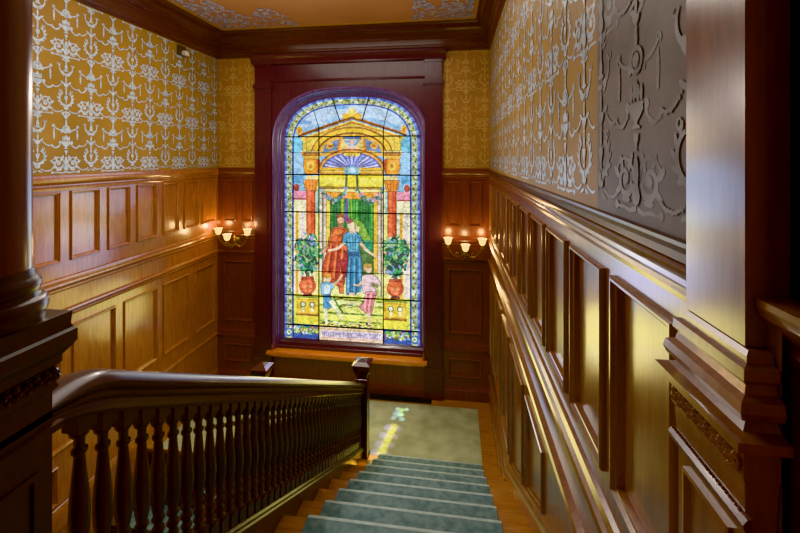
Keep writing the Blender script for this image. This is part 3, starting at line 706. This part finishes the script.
# girl
fig([(362, 276), (366, 274), (373, 274), (379, 278), (381, 284), (376, 288), (377, 295), (364, 293), (362, 286)], C(240, 206, 214), 39)
fig([(366, 291), (377, 291), (374, 304), (372, 314), (367, 313), (359, 306), (364, 301)], C(228, 136, 140), 39)
for k in range(4): fig([(366 + k * 2.5, 292), (367.4 + k * 2.5, 292), (366 + k * 2, 312), (364 + k * 2, 309)], [C(246, 176, 170), C(196, 96, 110)][k % 2], 40)
gell(369, 268.5, 3.2, 3.8, SK1, 41, f=gp); gell(367, 267, 3.0, 4.2, C(214, 170, 80), 40, f=gp); gell(369, 265.5, 3.6, 2.4, C(206, 160, 70), 42, f=gp)
gline([(364, 280), (359, 285), (354, 284)], 2.4, SK1, 41, gp, 1.6); gell(375, 284.5, 4, 2.4, C(150, 150, 90), 42, f=gp); gline([(369, 312), (369.5, 324)], 3, SK1, 41, gp, 2)
# bottom border, inscription tablet
gq(287, 326.5, 320, 341, C(40, 74, 160), 12); gq(383, 326.5, 419, 341, C(40, 74, 160), 12)
for i in range(190):
    x = rg.uniform(294, 319) if i % 2 else rg.uniform(385, 411)
    gell(x, rg.uniform(328.4, 336), rg.uniform(1, 2.2), rg.uniform(.7, 1.4), rg.choice([C(96, 170, 60), C(214, 206, 70), C(220, 232, 230), C(40, 120, 70), C(180, 90, 50), C(120, 180, 220)]), 13, rg.uniform(0, 3), 7)
gq(319.8, 328, 384, 341, C(240, 214, 180), 14); gq(321.5, 329.6, 382.3, 330.6, C(206, 170, 90), 15); gq(322, 331.3, 381.8, 337.6, C(226, 214, 238), 15); gq(321.5, 338.3, 382.3, 339.4, C(232, 180, 170), 15)
# leafy border
BB = C(60, 96, 206)
band(HG, ZTG, HG - .030, ZTG - .026, lambda i, k: [C(70, 110, 214), C(110, 160, 236), C(50, 80, 190)][i % 3], 30)
band(HG - .030, ZTG - .026, HG - .105, ZTG - .092, lambda i, k: [C(206, 214, 150), C(190, 206, 190), C(150, 170, 90)][i % 3], 30)
band(HG - .105, ZTG - .092, HG - .130, ZTG - .114, lambda i, k: [C(34, 52, 150), C(60, 90, 190)][i % 2], 31)
def along(t, off):                                           # t in 0..1 round the border centre line
    pts = along.p
    if off not in pts:
        pa = arch(HG - off, ZS, ZTG - off * .88, n=160, zb=ZBG + .05); ds = [0]
        for i in range(1, len(pa)): ds.append(ds[-1] + math.dist(pa[i], pa[i - 1]))
        pts[off] = (pa, ds)
    pa, ds = pts[off]; L0 = t * ds[-1]
    for i in range(1, len(ds)):
        if ds[i] >= L0:
            f_ = (L0 - ds[i - 1]) / (ds[i] - ds[i - 1] or 1)
            return (pa[i - 1][0] + (pa[i][0] - pa[i - 1][0]) * f_, pa[i - 1][1] + (pa[i][1] - pa[i - 1][1]) * f_)
    return pa[-1]
along.p = {}
NB = 104
for k in range(NB):
    t = (k + .5) / NB; x, z = along(t, .068); x2, z2 = along(min(1, t + .004), .068); an = math.atan2(z2 - z, x2 - x)
    s = 1 if k % 2 else -1
    def loc(dx, dz): return (x + dx * math.cos(an) - dz * math.sin(an), z + dx * math.sin(an) + dz * math.cos(an))
    c1_ = rg.choice([C(86, 118, 40), C(50, 86, 40), C(120, 140, 50), C(60, 100, 90)])
    put([loc(-.034, -s * .030), loc(-.028, -s * .034), loc(.036, s * .024), loc(.030, s * .032)], C(64, 70, 34), 32)
    put([loc(-.02, s * .006), loc(-.006, s * .03), loc(.016, s * .026), loc(.006, s * .006)], c1_, 33)
    put([loc(-.006, -s * .012), loc(.004, -s * .026), loc(.016, -s * .014), loc(.006, -s * .004)], rg.choice([C(240, 236, 190), C(236, 200, 60), C(226, 150, 150), C(250, 250, 240)]), 33)
for sx in (-1, 1):
    cx_ = XC + sx * (HG - .068); zz = ZBG + .085
    put([(cx_ - .05, zz - .06), (cx_ + .05, zz - .06), (cx_ + .05, zz + .055), (cx_ - .05, zz + .055)], C(60, 110, 170), 36)
    put([(cx_ + .036 * math.cos(t), zz + .036 * math.sin(t)) for t in [i * math.pi / 6 for i in range(12)]], C(220, 230, 190), 37)
    put([(cx_ + .015 * math.cos(t), zz + .015 * math.sin(t)) for t in [i * math.pi / 4 for i in range(8)]], C(60, 120, 60), 38)
sg = wpart(G, 'stained_glass', M['glass'])
# lettering on the tablet
tx0, tz0 = cp(322.5, 337.3); tx1, tz1 = cp(381.3, 331.5)
cu = bpy.data.curves.new('inscription', 'FONT'); cu.body = 'WELCOME THE COMING GUEST'; cu.size = .1; cu.align_x = 'CENTER'; cu.extrude = .001
to = bpy.data.objects.new('inscription', cu); COL.objects.link(to)
bpy.context.view_layer.update()
sc_ = (tx1 - tx0) / to.dimensions[0]
to.data.materials.append(plain('violet lettering', srgb(90, 70, 140), .5, emis=srgb(90, 70, 140), es=.5))
to.parent = sg; to.location = ((tx0 + tx1) / 2, YG - .026, tz0 + .006); to.rotation_euler = (math.pi / 2, 0, 0)
to.scale = (sc_, (tz1 - tz0) / .1 * 1.15, 1)
# lead cames
m = MB(); yl = YG - .034
def came(p, q, wd=.014, f=cp):
    (xa, za), (xb, zb) = f(*p), f(*q); dx, dz = xb - xa, zb - za; l = math.hypot(dx, dz); nx, nz = -dz / l * wd / 2, dx / l * wd / 2
    lo_ = [[(xa + nx, y, za + nz), (xa - nx, y, za - nz), (xb - nx, y, zb - nz), (xb + nx, y, zb + nz)] for y in (yl, yl + .012)]
    m.loft(lo_, cap=(True, True))
for x in (319.6, 383.7): came((x, 128), (x, 341))
for x in (294.2, 410.6): came((x, 140), (x, 338), .007)
for y in (136.5, 174.8, 212.5): came((286, y), (420, y), .017)
for y in (297, 327): came((286, y), (420, y), .017)
for y in (242, 272, 152.5): came((292, y), (412, y), .007)
came((299, 135.8), (352, 117.5), .010); came((352, 117.5), (406, 135.2), .010)
came((333, 98.5), (340.5, 121), .014); came((369.5, 97.5), (362.5, 121), .014); came((313.5, 107), (319.6, 128), .008); came((389, 107), (383.7, 128), .008)
m.build('lead_cames', M['lead'], sg)

# ------------------------------------------------------------------ STAIRS
def staircase(name, label, xa, xb, tops, sgn, z_of, y_of, riser_m, ra, rb, cname, clabel, kfirst, klast, curl):
    pass
st = empty('staircase', (-.25, YN, 0)); tag(st, 'oak staircase with bare tread ends climbing from the landing beside the right wall', 'staircase')
def sp(mb, name, mat, parent=st):
    o = mb.build(name, mat); o.parent = parent; o.location = tuple(-c for c in parent.location); return o
XS0, XS1 = -.90, XR - .016
for k in range(1, 12):
    m = MB(); yf = yn(k); yb = yn(k + 1) - .03; z = k * R_
    pr = [(yb, z - .03), (yf - .008, z - .03), (yf + .002, z - .022), (yf + .004, z - .012), (yf, z - .002), (yf - .006, z), (yb, z)]
    m.loft([[(XS0, y, zz) for y, zz in pr], [(XS1, y, zz) for y, zz in pr]], cap=(True, True)); sp(m, 'tread', M['wood_t'])
    m = MB(); m.box(XS0, XS1, yf - .05, yf - .03, z - R_ + (.0 if k > 1 else 0), z - .03); sp(m, 'riser', M['wood_t'])
m = MB()
m.loft([[(x, 3.88, nose(3.88) + o_) for x, o_ in ((-.965, -.42), (-.900, -.42), (-.900, .052), (-.965, .052))],
        [(x, .79, nose(.79) + o_) for x, o_ in ((-.965, -.42), (-.900, -.42), (-.900, .052), (-.965, .052))]], cap=(True, True))
sp(m, 'stringer', M['wood_d'])
# runner
NOSE_LIGHTS = (1, 2, 3, 4)
def runner(name, label, xa, xb, ks, zf, yf, mat):
    pr = []
    for k in ks:
        y, z = yf(k), zf(k)
        pr += [(y - .024, z - R_ + .012), (y - .024, z - .036), (y + .006, z - .034), (y + .014, z - .02), (y + .014, z - .004), (y + .006, z + .008), (y - .014, z + .011)]
        pr += [(y - T_ * .5, z + .012)]
    m = MB(); m.loft([[(xa, y, z) for y, z in pr], [(xa + .012, y, z + .003) for y, z in pr], [(xb - .012, y, z + .003) for y, z in pr], [(xb, y, z) for y, z in pr]], closed=False)
    L8 = len(pr)
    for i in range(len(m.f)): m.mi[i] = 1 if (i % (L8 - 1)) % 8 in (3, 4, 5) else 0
    o = m.build(name, [mat, M['nose_light']]); tag(o, label, 'carpet runner')
    smooth_angle(o, 50)
    return o
runner('stair_runner', 'teal-grey carpet runner down the upper flight of stairs', -.762, .258, range(1, 12), lambda k: k * R_, yn, M['carpet_s'])
# landing carpet: gently rippled
def slab_carpet(x0, x1, y0, y1, cut=None):
    m = MB(); nx, ny = 60, 26; rnd = random.Random(5)
    for j in range(ny + 1):
        for i in range(nx + 1):
            x = x0 + (x1 - x0) * i / nx; y = y0 + (y1 - y0) * j / ny
            e = min(i, nx - i, j, ny - j)
            z = .012 + .003 * math.sin(x * 9 + y * 5) * math.sin(y * 11 - x * 3) + .006 * math.exp(-((x + .02 - .08 * math.sin(y * 5)) / .03) ** 2)
            if e == 0: z = .001
            m.vert(x, y, z)
    for j in range(ny):
        for i in range(nx):
            a = j * (nx + 1) + i; m.face((a, a + 1, a + nx + 2, a + nx + 1))
    o = m.build('landing_carpet', M['carpet_l'], smooth=True); return o
lc = slab_carpet(-3.2, .281, YN - .018, 5.095); tag(lc, 'sage green fitted carpet on the landing below the window', 'carpet')
# lower flight
XA, XBq = XL + .02, -2.03
st2 = empty('staircase.001', (-2.6, YN, 0)); tag(st2, 'lower staircase descending from the landing behind the balusters', 'staircase')
for k in range(1, 12):
    y = YN - .0 - T_ * (k - 1); z = -k * R_
    m = MB(); m.box(XA, XBq, y - T_ - .03, y - .03, z - .03, z); sp(m, 'tread', M['wood_d'], st2)
    m = MB(); m.box(XA, XBq, y - .05, y - .032, z, z + R_ - .03); sp(m, 'riser', M['wood_dd'], st2)
m = MB(); pr = []
m.loft([[(x, 3.9, -.02 + o_) for x, o_ in ((-2.03, -.42), (-1.95, -.42), (-1.95, .1), (-2.03, .1))],
        [(x, .9, -.02 - 3.0 * R_ / T_ + o_) for x, o_ in ((-2.03, -.42), (-1.95, -.42), (-1.95, .1), (-2.03, .1))]], cap=(True, True)); sp(m, 'stringer', M['wood_d'], st2)
m = MB()
for k in range(1, 11):
    y = YN - T_ * (k - 1); z = -k * R_
    m.box(-3.15, -2.18, y - T_ - .045, y - .052, z + .001, z + .013)
o = m.build('stair_runner', M['carpet_s']); tag(o, 'grey-green carpet on the lower flight seen between the balusters', 'carpet runner')

# ------------------------------------------------------------------ BALUSTRADES
XBL = -.932
BPROF = [(.0245, 0), (.0245, .055), (.018, .062), (.021, .070), (.014, .078), (.012, .088), (.019, .100), (.012, .112), (.013, .122), (.021, .136), (.013, .150), (.012, .160), (.020, .172), (.014, .184),
         (.017, .20), (.0225, .235), (.024, .270), (.0225, .310), (.018, .36), (.0145, .40), (.012, .43), (.018, .438), (.018, .446), (.012, .452), (.0125, .475), (.020, .484), (.0225, .492), (.0225, .50)]
bal = empty('balustrade', (XBL, 3.93, 0)); tag(bal, 'dark turned-spindle balustrade with heavy moulded handrail along the upper flight', 'balustrade')
def bp(mb, name, mat, sm=None, par=bal):
    o = mb.build(name, mat); o.parent = par; o.location = tuple(-c for c in par.location)
    if sm: smooth_angle(o, sm)
    return o
def rail_top(y):
    z = 2.525 - .57 * (y - 1.074)
    if y < .96:
        t = .96 - y; z = 2.525 + .57 * .114 + (.57 * t - 2.6 * t * t if t < .11 else .0313)
    return z
def rail_bot(y):
    z = 2.525 - .57 * (y - 1.074) - .112
    return z - (2.2 * (.96 - y) ** 2 * .3 if y < .96 else 0)
# handrail section (x offset, z below top)
HS = [(-.030, 0), (-.012, .004), (.012, .004), (.030, 0), (.044, -.010), (.052, -.024), (.050, -.036), (.040, -.044), (.046, -.052), (.046, -.062), (.036, -.070), (.040, -.078), (.042, -.098), (.034, -.108),
      (-.034, -.108), (-.042, -.098), (-.040, -.078), (-.036, -.070), (-.046, -.062), (-.046, -.052), (-.040, -.044), (-.050, -.036), (-.052, -.024), (-.044, -.010)]
m = MB(); loops = []
ys = [3.878, 3.5, 3.0, 2.5, 2.0, 1.5, 1.2, 1.06, .96] + [.96 - .012 * i for i in range(1, 17)] + [.746]
for y in ys: loops.append([(XBL + x, y, rail_top(y) - .004 + z * (rail_top(y) - .004 - rail_bot(y)) / .108) for x, z in HS])
m.loft(loops, cap=(True, True)); bp(m, 'handrail', M['wood_d'], 40)
m = MB()
SH = [(-.045, 0), (.045, 0), (.045, .012), (.036, .018), (.036, .028), (.026, .036), (-.026, .036), (-.036, .028), (-.036, .018), (-.045, .012)]
m.loft([[(XBL + x, y, nose(y) + .052 + z) for x, z in SH] for y in (3.878, .76)], cap=(True, True)); bp(m, 'shoe_rail', M['wood_d'])
# one baluster mesh: stepped onto the rake, top block runs up into the rail
def baluster_mesh():
    m = MB()
    b = .0245
    sl = R_ / T_
    m.loft([[(-b, -b, sl * b - .012), (b, -b, sl * b - .012), (b, b, -sl * b - .012), (-b, b, -sl * b - .012)], [(-b, -b, .062), (b, -b, .062), (b, b, .062), (-b, b, .062)]], cap=(True, True))
    m.lathe([(r, z) for r, z in BPROF[2:]], n=12)
    m.loft([[(-b, -b, .50), (b, -b, .50), (b, b, .50), (-b, b, .50)], [(-b, -b, .548 + sl * b), (b, -b, .548 + sl * b), (b, b, .548 - sl * b), (-b, b, .548 - sl * b)]], cap=(True, True))
    return m
y = .862 * 1.0245; first = None; yy = []
while y < 3.84: yy.append(y); y += .0672
for y in yy:
    z0 = nose(y) + .088
    gap = rail_bot(y) + .004 - z0
    if first is None:
        first = baluster_mesh().build('baluster', M['wood_d'], bal); smooth_angle(first, 40); o = first
    else:
        o = first.copy(); COL.objects.link(o)
    o.location = (0, y - 3.93, z0)
    o.scale = (1, 1, gap / .542)
def newel(loc, label):
    nw = empty('newel_post', loc); tag(nw, label, 'newel post')
    m = MB(); m.box(-.057, .057, -.057, .057, 0, .96); m.sq([(.064, 0), (.064, .16), (.057, .175)], 0, 0); m.build('post', M['wood_d'], nw)
    m = MB(); m.sq([(.055, .93), (.060, .935), (.060, .948), (.052, .955), (.054, .975), (.068, 1.02), (.080, 1.045), (.084, 1.055), (.084, 1.074), (.090, 1.08), (.090, 1.096), (.060, 1.112), (.052, 1.118), (.006, 1.140)], 0, 0)
    m.build('cap', M['newel_cap'], nw)
    return nw
M['newel_cap'] = wood('polished cap wood', srgb(62, 30, 26), srgb(100, 58, 52), .2, coat=1)
newel((XBL + .012, 3.937, 0), 'square newel post with pyramid cap at the foot of the upper flight')
newel((-1.99, 3.93, -.115), 'square newel post cap showing just above the handrail, further left')
# lower balustrade
bal2 = empty('balustrade.001', (-1.99, 3.93, 0)); tag(bal2, 'lower flight balustrade glimpsed through the nearer balusters', 'balustrade')
def n2(y): return -(YN - y) * R_ / T_
m = MB(); m.loft([[(-1.99 + x, y, n2(y) + .84 + z) for x, z in HS] for y in (3.88, 1.6)], cap=(True, True)); bp(m, 'handrail', M['wood_d'], 40, bal2)
m = MB(); m.loft([[(-1.99 + x, y, n2(y) + .078 + z) for x, z in SH] for y in (3.88, 1.6)], cap=(True, True)); bp(m, 'shoe_rail', M['wood_d'], None, bal2)
y = 3.80
while y > 1.65:
    o = first.copy(); COL.objects.link(o); o.parent = bal2; o.location = (0, y - 3.93, n2(y) + .112); o.scale = (1, 1, (.84 - .108 - .112) / .542); y -= .0695

# ------------------------------------------------------------------ NEAR PEDESTALS AND COLUMNS
ped = empty('pedestal', (-.93, .67, 1.9)); tag(ped, 'dark carved pedestal under the round column at the near left', 'pedestal')
def pp(mb, name, mat, par=ped, sm=None):
    o = mb.build(name, mat); o.parent = par; o.location = tuple(-c for c in par.location)
    if sm: smooth_angle(o, sm)
    return o
PX0, PX1, PY0, PY1 = -1.034, -.822, .563, .775
def ring_box(m, prof):      # prof = (inset, z)
    m.loft([[(PX0 + d, PY0 + d, z), (PX1 - d, PY0 + d, z), (PX1 - d, PY1 - d, z), (PX0 + d, PY1 - d, z)] for d, z in prof], cap=(True, True))
m = MB(); ring_box(m, [(.030, 1.9), (.030, 2.62)]); pp(m, 'body', M['wood_dd'])
m = MB(); ring_box(m, [(.030, 2.605), (.030, 2.66), (.022, 2.668), (.026, 2.68), (.026, 2.712), (.018, 2.72), (.018, 2.735), (.006, 2.75), (.0, 2.76), (.0, 2.785), (.006, 2.79), (.008, 2.80), (.006, 2.825), (.012, 2.826)])
pp(m, 'cornice', M['wood_dd'])
def carved(W3, u0, u1, v, n, mat, par, name='carved_band'):
    m = MB()
    for i in range(n):
        u = u0 + (u1 - u0) * (i + .5) / n; r = (u1 - u0) / n * .5
        for k in range(3):
            a = k * 2.1 + i
            c_ = W3(u + r * .45 * math.cos(a), v + .009 * math.sin(a), .003)
            m.lathe([(.001, -.006), (.005, -.004), (.0065, 0), (.005, .004), (.001, .006)], c_[0], c_[1], 6, c_[2])
        p = [W3(u + r * .9 * math.cos(t), v + .013 * math.sin(t), .004) for t in [j * math.pi / 4 for j in range(9)]]
        m.tube(p, .0022, 5)
    return pp(m, name, mat, par)
carved(lambda u, v, w_: (PX1 - .026 + w_, u, v), PY0 + .02, PY1 - .02, 2.696, 9, M['wood_dd'], ped)
m = MB()
for d, z0, z1 in ((.075, 1.95, 2.50),):
    x = PX1 - .030
    for (a, b, c0, c1) in ((PY0 + .06, PY1 - .06, z1, z1 + .012), (PY0 + .06, PY1 - .06, z0, z0 + .012), (PY0 + .06, PY0 + .072, z0, z1), (PY1 - .072, PY1 - .06, z0, z1)):
        m.box(x - .002, x + .006, a, b, c0, c1)
m.box(PX1 - .034, PX1 - .02, PY0 + .01, PY1 - .012, 2.575, 2.59)
pp(m, 'panel_moulding', M['wood_dd'])
colm = empty('column', (-.928, .669, 2.826)); tag(colm, 'round polished mahogany column standing on the near left pedestal', 'column')
m = MB(); m.lathe([(.078, 2.93), (.077, 3.1), (.075, 4.2), (.074, ZC - .02)], -.928, .669, 48); pp(m, 'shaft', wood('polished column wood', srgb(100, 50, 38), srgb(130, 70, 52), .3, coat=.6), colm, 60)
m = MB(); m.lathe([(0.0980, 2.827), (0.0980, 2.838), (0.1020, 2.845), (0.1035, 2.856), (0.1015, 2.868), (0.0960, 2.873), (0.0900, 2.876), (0.0880, 2.884), (0.0910, 2.890), (0.0930, 2.899), (0.0905, 2.909), (0.0840, 2.914), (0.0820, 2.92), (0.0790, 2.932)], -.928, .669, 48)
pp(m, 'base', M['wood_d'], colm, 40)

# right pedestal and flat pilaster
rp = empty('pedestal.001', (.43, .72, 1.9)); tag(rp, 'moulded wooden pedestal with carved bead band against the right wall', 'pedestal')
def ring2(m, x0, y0, y1, prof):
    m.loft([[(x0 + d, y0 + d, z), (.447, y0 + d, z), (.447, y1 - d, z), (x0 + d, y1 - d, z)] for d, z in prof], cap=(True, True))
m = MB(); ring2(m, .380, .600, .828, [(.028, 1.9), (.028, 2.64)]); pp(m, 'body', M['wood_r'], rp)
m = MB(); ring2(m, .380, .600, .828, [(.028, 2.63), (.024, 2.69), (.024, 2.702), (.020, 2.706), (.020, 2.748), (.010, 2.752), (.0, 2.758), (.0, 2.772), (.018, 2.777), (.026, 2.787), (.014, 2.795), (.010, 2.806), (.013, 2.820), (.024, 2.826), (.027, 2.838),
                                                      (.021, 2.846), (.022, 2.862), (.031, 2.866), (.031, 2.876), (.038, 2.882)])
pp(m, 'cornice', M['wood_r'], rp, 30)
carved(lambda u, v, w_: (.401 - w_, u, v), .625, .80, 2.727, 11, M['wood_r'], rp)
m = MB()
for y0_, y1_ in ((.615, .813),):
    m.loft([[(.408 - a, y0_, z) for a, z in ((0, 2.635), (.010, 2.64), (.012, 2.648), (.006, 2.656), (0, 2.658))], [(.408 - a, y1_, z) for a, z in ((0, 2.635), (.010, 2.64), (.012, 2.648), (.006, 2.656), (0, 2.658))]], cap=(True, True))
n = 26
for i in range(n):
    y = .62 + .188 * (i + .5) / n; m.lathe([(.0005, -.003), (.003, 0), (.0005, .003)], .3975, y, 6, 2.664)
pp(m, 'beaded_moulding', M['wood_b'], rp)
m = MB()
q = [(.655, 1.98), (.775, 1.98), (.775, 2.61), (.655, 2.61)]
m.loft([[(.408 - w_, u, v) for u, v in inset(q, d)] for d, w_ in ((0, .0), (0, .007), (.006, .008), (.014, -.001))], cap=(False, False)); pp(m, 'panel_moulding', M['wood_r'], rp)
pl = empty('pilaster', (.45, .72, 2.85)); tag(pl, 'tall flat wooden pilaster with coloured window sheen on the right pedestal', 'pilaster')
m = MB(); m.box(.420, .447, .648, .798, 2.883, ZC - .01); m.box(.447, .479, .648, .70, 2.883, ZC - .01); pp(m, 'shaft', M['wood_p'] if 'wood_p' in M else M['wood_r'], pl)
# upper hall wall past the pilaster
w = MB(); w.box(.4795, .56, -2.5, .648, 1.9, ZC)
w.box(.4795, .56, .60, .70, 2.9, ZC)
wh = w.build('wall_hall', wood('hall red wood', srgb(130, 56, 34), srgb(170, 84, 50), .3)); tag(wh, kind='structure', label='dim reddish wall of the upper hall at the right edge')
m = MB(); m.loft([[(.4795 - a, y, z) for a, z in ((0, 2.86), (.012, 2.865), (.02, 2.885), (.014, 2.895), (.03, 2.915), (.042, 2.93), (.047, 2.945), (.047, 2.955), (0, 2.958))] for y in (-2.5, .647)], cap=(True, True))
o = m.build('trim_6', M['wood_r']); tag(o, kind='structure', label='moulded ledge on the upper hall wall at the right edge')

# ------------------------------------------------------------------ SCONCES, FLOOR BORDER, SENSOR
def sconce(x, z, label, ):
    s = empty('wall_sconce', (x, D, z)); tag(s, label, 'wall sconce', 'brass wall sconces beside the window')
    m = MB()
    def disc(r, y0, y1, n=18): m.loft([[(r * a * math.cos(2 * math.pi * j / n), y, r * b * math.sin(2 * math.pi * j / n)) for j in range(n)] for y, a, b in ((y0, 1, 1.25), (y0 - .008, 1, 1.25), (y0 - .014, .8, 1), (y1, .35, .45))], cap=(True, True))
    disc(.055, -.001, -.05); m.build('backplate', M['brass'], s)
    m = MB(); m.lathe([(.004, -.075), (.012, -.065), (.008, -.05), (.02, -.035), (.026, -.01), (.018, .01), (.012, .025), (.02, .035), (.012, .05), (.003, .075)], 0, -.075, 14); smooth_angle(m.build('hub', M['brass'], s), 50)
    for dx, dy, dz in ((-.215, -.12, .05), (0.0, -.26, .0), (.215, -.12, .05)):
        pts = []
        for i in range(15):
            t = i / 14
            pts.append((dx * t, -.075 + (dy + .075) * t, -.02 - .075 * math.sin(math.pi * t * 1.0) + dz * t * t + .02 * t))
        m = MB(); m.tube(pts, .007, 7)
        # curl ornament
        ex = Vector((dx, dy + .075, 0)).normalized()
        cpts = [Vector((0, -.075, 0)) + ex * (.10 + .03 * math.cos(a) * (1 - i / 18)) + Vector((0, 0, -.045 + .03 * math.sin(a) * (1 - i / 18))) for i, a in enumerate([k * .5 for k in range(15)])]
        m.tube(cpts, .0045, 5)
        e = pts[-1]
        m.lathe([(.004, -.012), (.014, -.006), (.026, .0), (.028, .006), (.012, .010), (.010, .028), (.018, .032), (.018, .04), (.008, .042)], e[0], e[1], 12, e[2])
        a_ = m.build('arm', M['brass'], s); smooth_angle(a_, 50)   # shade and bulb are its sub-parts
        m = MB(); n = 20; loops = []
        for r, zz in ((.016, .034), (.024, .040), (.036, .056), (.042, .075), (.044, .095), (.050, .110), (.058, .122)):
            loops.append([(e[0] + r * (1 + (.05 if zz > .1 else 0) * math.cos(8 * 2 * math.pi * j / n)) * math.cos(2 * math.pi * j / n), e[1] + r * math.sin(2 * math.pi * j / n), e[2] + zz) for j in range(n)])
        m.loft(loops, cap=(True, False)); sh = m.build('glass_shade', M['shade'], a_, smooth=True)
        m = MB(); m.lathe([(.006, .045), (.014, .06), (.018, .078), (.012, .094), (.002, .102)], e[0], e[1], 10, e[2]); m.build('bulb', M['bulb'], a_, smooth=True)
        ld = bpy.data.lights.new('sconce lamp', 'POINT'); ld.energy = LAMP; ld.color = (1, .68, .30); ld.shadow_soft_size = .03
        lo_ = bpy.data.objects.new('sconce lamp', ld); COL.objects.link(lo_); lo_.parent = s; lo_.location = (e[0], e[1] - .03, e[2] + .16)
    return s
LAMP = 2.2
sconce(-3.035, 2.00, 'three-light brass sconce with glowing glass shades left of the window')
sconce(.128, 1.955, 'three-light brass sconce with glowing glass shades right of the window')
m = MB(); m.box(-1.16, -.30, 5.115, 5.235, .001, .008, mi=0)  # dark slotted strip on the floor along the window wall
for i in range(40):
    x = -1.15 + i * .0215; m.box(x, x + .009, 5.125, 5.225, .008, .013)
o = m.build('floor_border', M['black']); tag(o, 'dark slotted floor border strip under the window beside the carpet', 'floor border')
sb = empty('alarm_sensor', (XL, 4.5, 4.46)); tag(sb, 'small white and bronze alarm sensor high on the left wall', 'sensor')
m = MB(); m.box(.0025, .03, -.075, .055, -.055, .06); m.build('housing', M['dark_box'], sb)
m = MB(); m.box(.03, .075, -.02, .05, -.05, .0); m.build('lens_cover', M['white_box'], sb)

# ------------------------------------------------------------------ LIGHT
def area(loc, rot, size, e, col=(1, 1, 1), sy=None):
    ld = bpy.data.lights.new('area', 'AREA'); ld.energy = e; ld.size = size; ld.color = col
    if sy: ld.shape = 'RECTANGLE'; ld.size_y = sy
    o = bpy.data.objects.new('area', ld); COL.objects.link(o); o.location = loc; o.rotation_euler = rot; return o
def spot(loc, tgt, e, col, deg, blend=.4, size=.01):
    ld = bpy.data.lights.new('spot', 'SPOT'); ld.energy = e; ld.color = col; ld.spot_size = math.radians(deg); ld.spot_blend = blend; ld.shadow_soft_size = size
    o = bpy.data.objects.new('spot', ld); COL.objects.link(o); o.location = loc
    o.rotation_euler = (Vector(tgt) - Vector(loc)).to_track_quat('-Z', 'Y').to_euler(); return o
area((-1.4, 3.2, 4.8), (0, 0, 0), 2.4, 54, (1, .94, .86), 2.6)            # added fill above the stairwell, no fixture there
def point(loc, e, col, r=0):
    ld = bpy.data.lights.new('point', 'POINT'); ld.energy = e; ld.color = col; ld.shadow_soft_size = r
    o = bpy.data.objects.new('point', ld); COL.objects.link(o); o.location = loc; return o
point((-1.6, 3.0, 3.6), 40, (1, .92, .84))  # added unseen fill for ceiling and walls, no lamp hangs here
for x, z, c_, e_ in ((-2.0, 1.05, (1, .86, .30), 26), (-.95, 1.05, (1, .86, .30), 22), (-1.42, 1.85, (.55, .62, 1), 24), (-1.42, 2.3, (1, .93, .5), 15), (-1.9, 2.75, (.35, .58, 1), 16), (-.95, 2.75, (.35, .58, 1), 16), (-1.42, 3.4, (1, .8, .55), 16)):
    spot((x, 4.95, z), (x, 0, z - .9), e_, c_, 165, 1, .4)  # added unseen spots before the glass, tinted to boost its light and sheen
spot((XC, 4.7, 3.9), (XC, 5.28, .5), 70, (1, .95, .85), 36, .5, .05)      # sun spill on the sill and carpet
wd = bpy.data.worlds.new('world'); scn.world = wd; wd.use_nodes = True
wd.node_tree.nodes['Background'].inputs[0].default_value = (.8, .66, .86, 1); wd.node_tree.nodes['Background'].inputs[1].default_value = .10
# coloured sunlight thrown through the glass
for i in range(9):
    t = i / 8; tx, ty = -.705 - .095 * t, 4.62 - .56 * t
    spot((tx + .10, 5.15, 1.6), (tx, ty, 0), 120, (1, .86, .10), 4.0, .8)
    if i % 2 == 0:
        spot((tx + .10, 5.15, 1.6), (tx - .065, ty - .03, 0), 130, (.40, .32, 1), 4.6, .9)
        spot((tx + .10, 5.15, 1.6), (tx + .055, ty - .03, 0), 70, (.55, .35, 1), 3.4, .9)
for tx, ty, c_, dg in ((-.655, 4.93, (.6, 1, .25), 3.0), (-.655, 4.84, (.7, .95, .2), 3.0), (-.71, 4.95, (.5, .8, 1), 2.6), (-.60, 4.95, (.5, .8, 1), 2.6), (-.735, 4.76, (.4, .6, 1), 3.0), (-.635, 4.76, (.35, .7, 1), 3.2), (-.69, 4.85, (.3, .6, 1), 6)):
    spot((tx + .10, 5.15, 1.6), (tx, ty, 0), 150, c_, dg, .9)
spot((-.62, 5.1, 1.5), (-.83, 3.86, .16), 260, (1, .6, .05), 5, .3); spot((-.62, 5.1, 1.6), (-.86, 3.58, .33), 200, (1, .5, .05), 3.4, .3)
spot((-.5, 5.1, 1.6), (-.93, 3.95, .12), 120, (.5, .25, 1), 5, .5)

# ------------------------------------------------------------------ CAMERA
cd = bpy.data.cameras.new('camera'); cd.sensor_width = 36; cd.lens = 18.0; cd.shift_y = -(266.5 - 157) / 800; cd.clip_start = .05
cam = bpy.data.objects.new('camera', cd); COL.objects.link(cam); cam.location = (0, 0, H); cam.rotation_euler = (math.pi / 2, 0, TH)
scn.camera = cam
scn.view_settings.view_transform = 'Khronos PBR Neutral'; scn.view_settings.look = 'None'; scn.view_settings.exposure = 0.0; scn.view_settings.gamma = 1.12
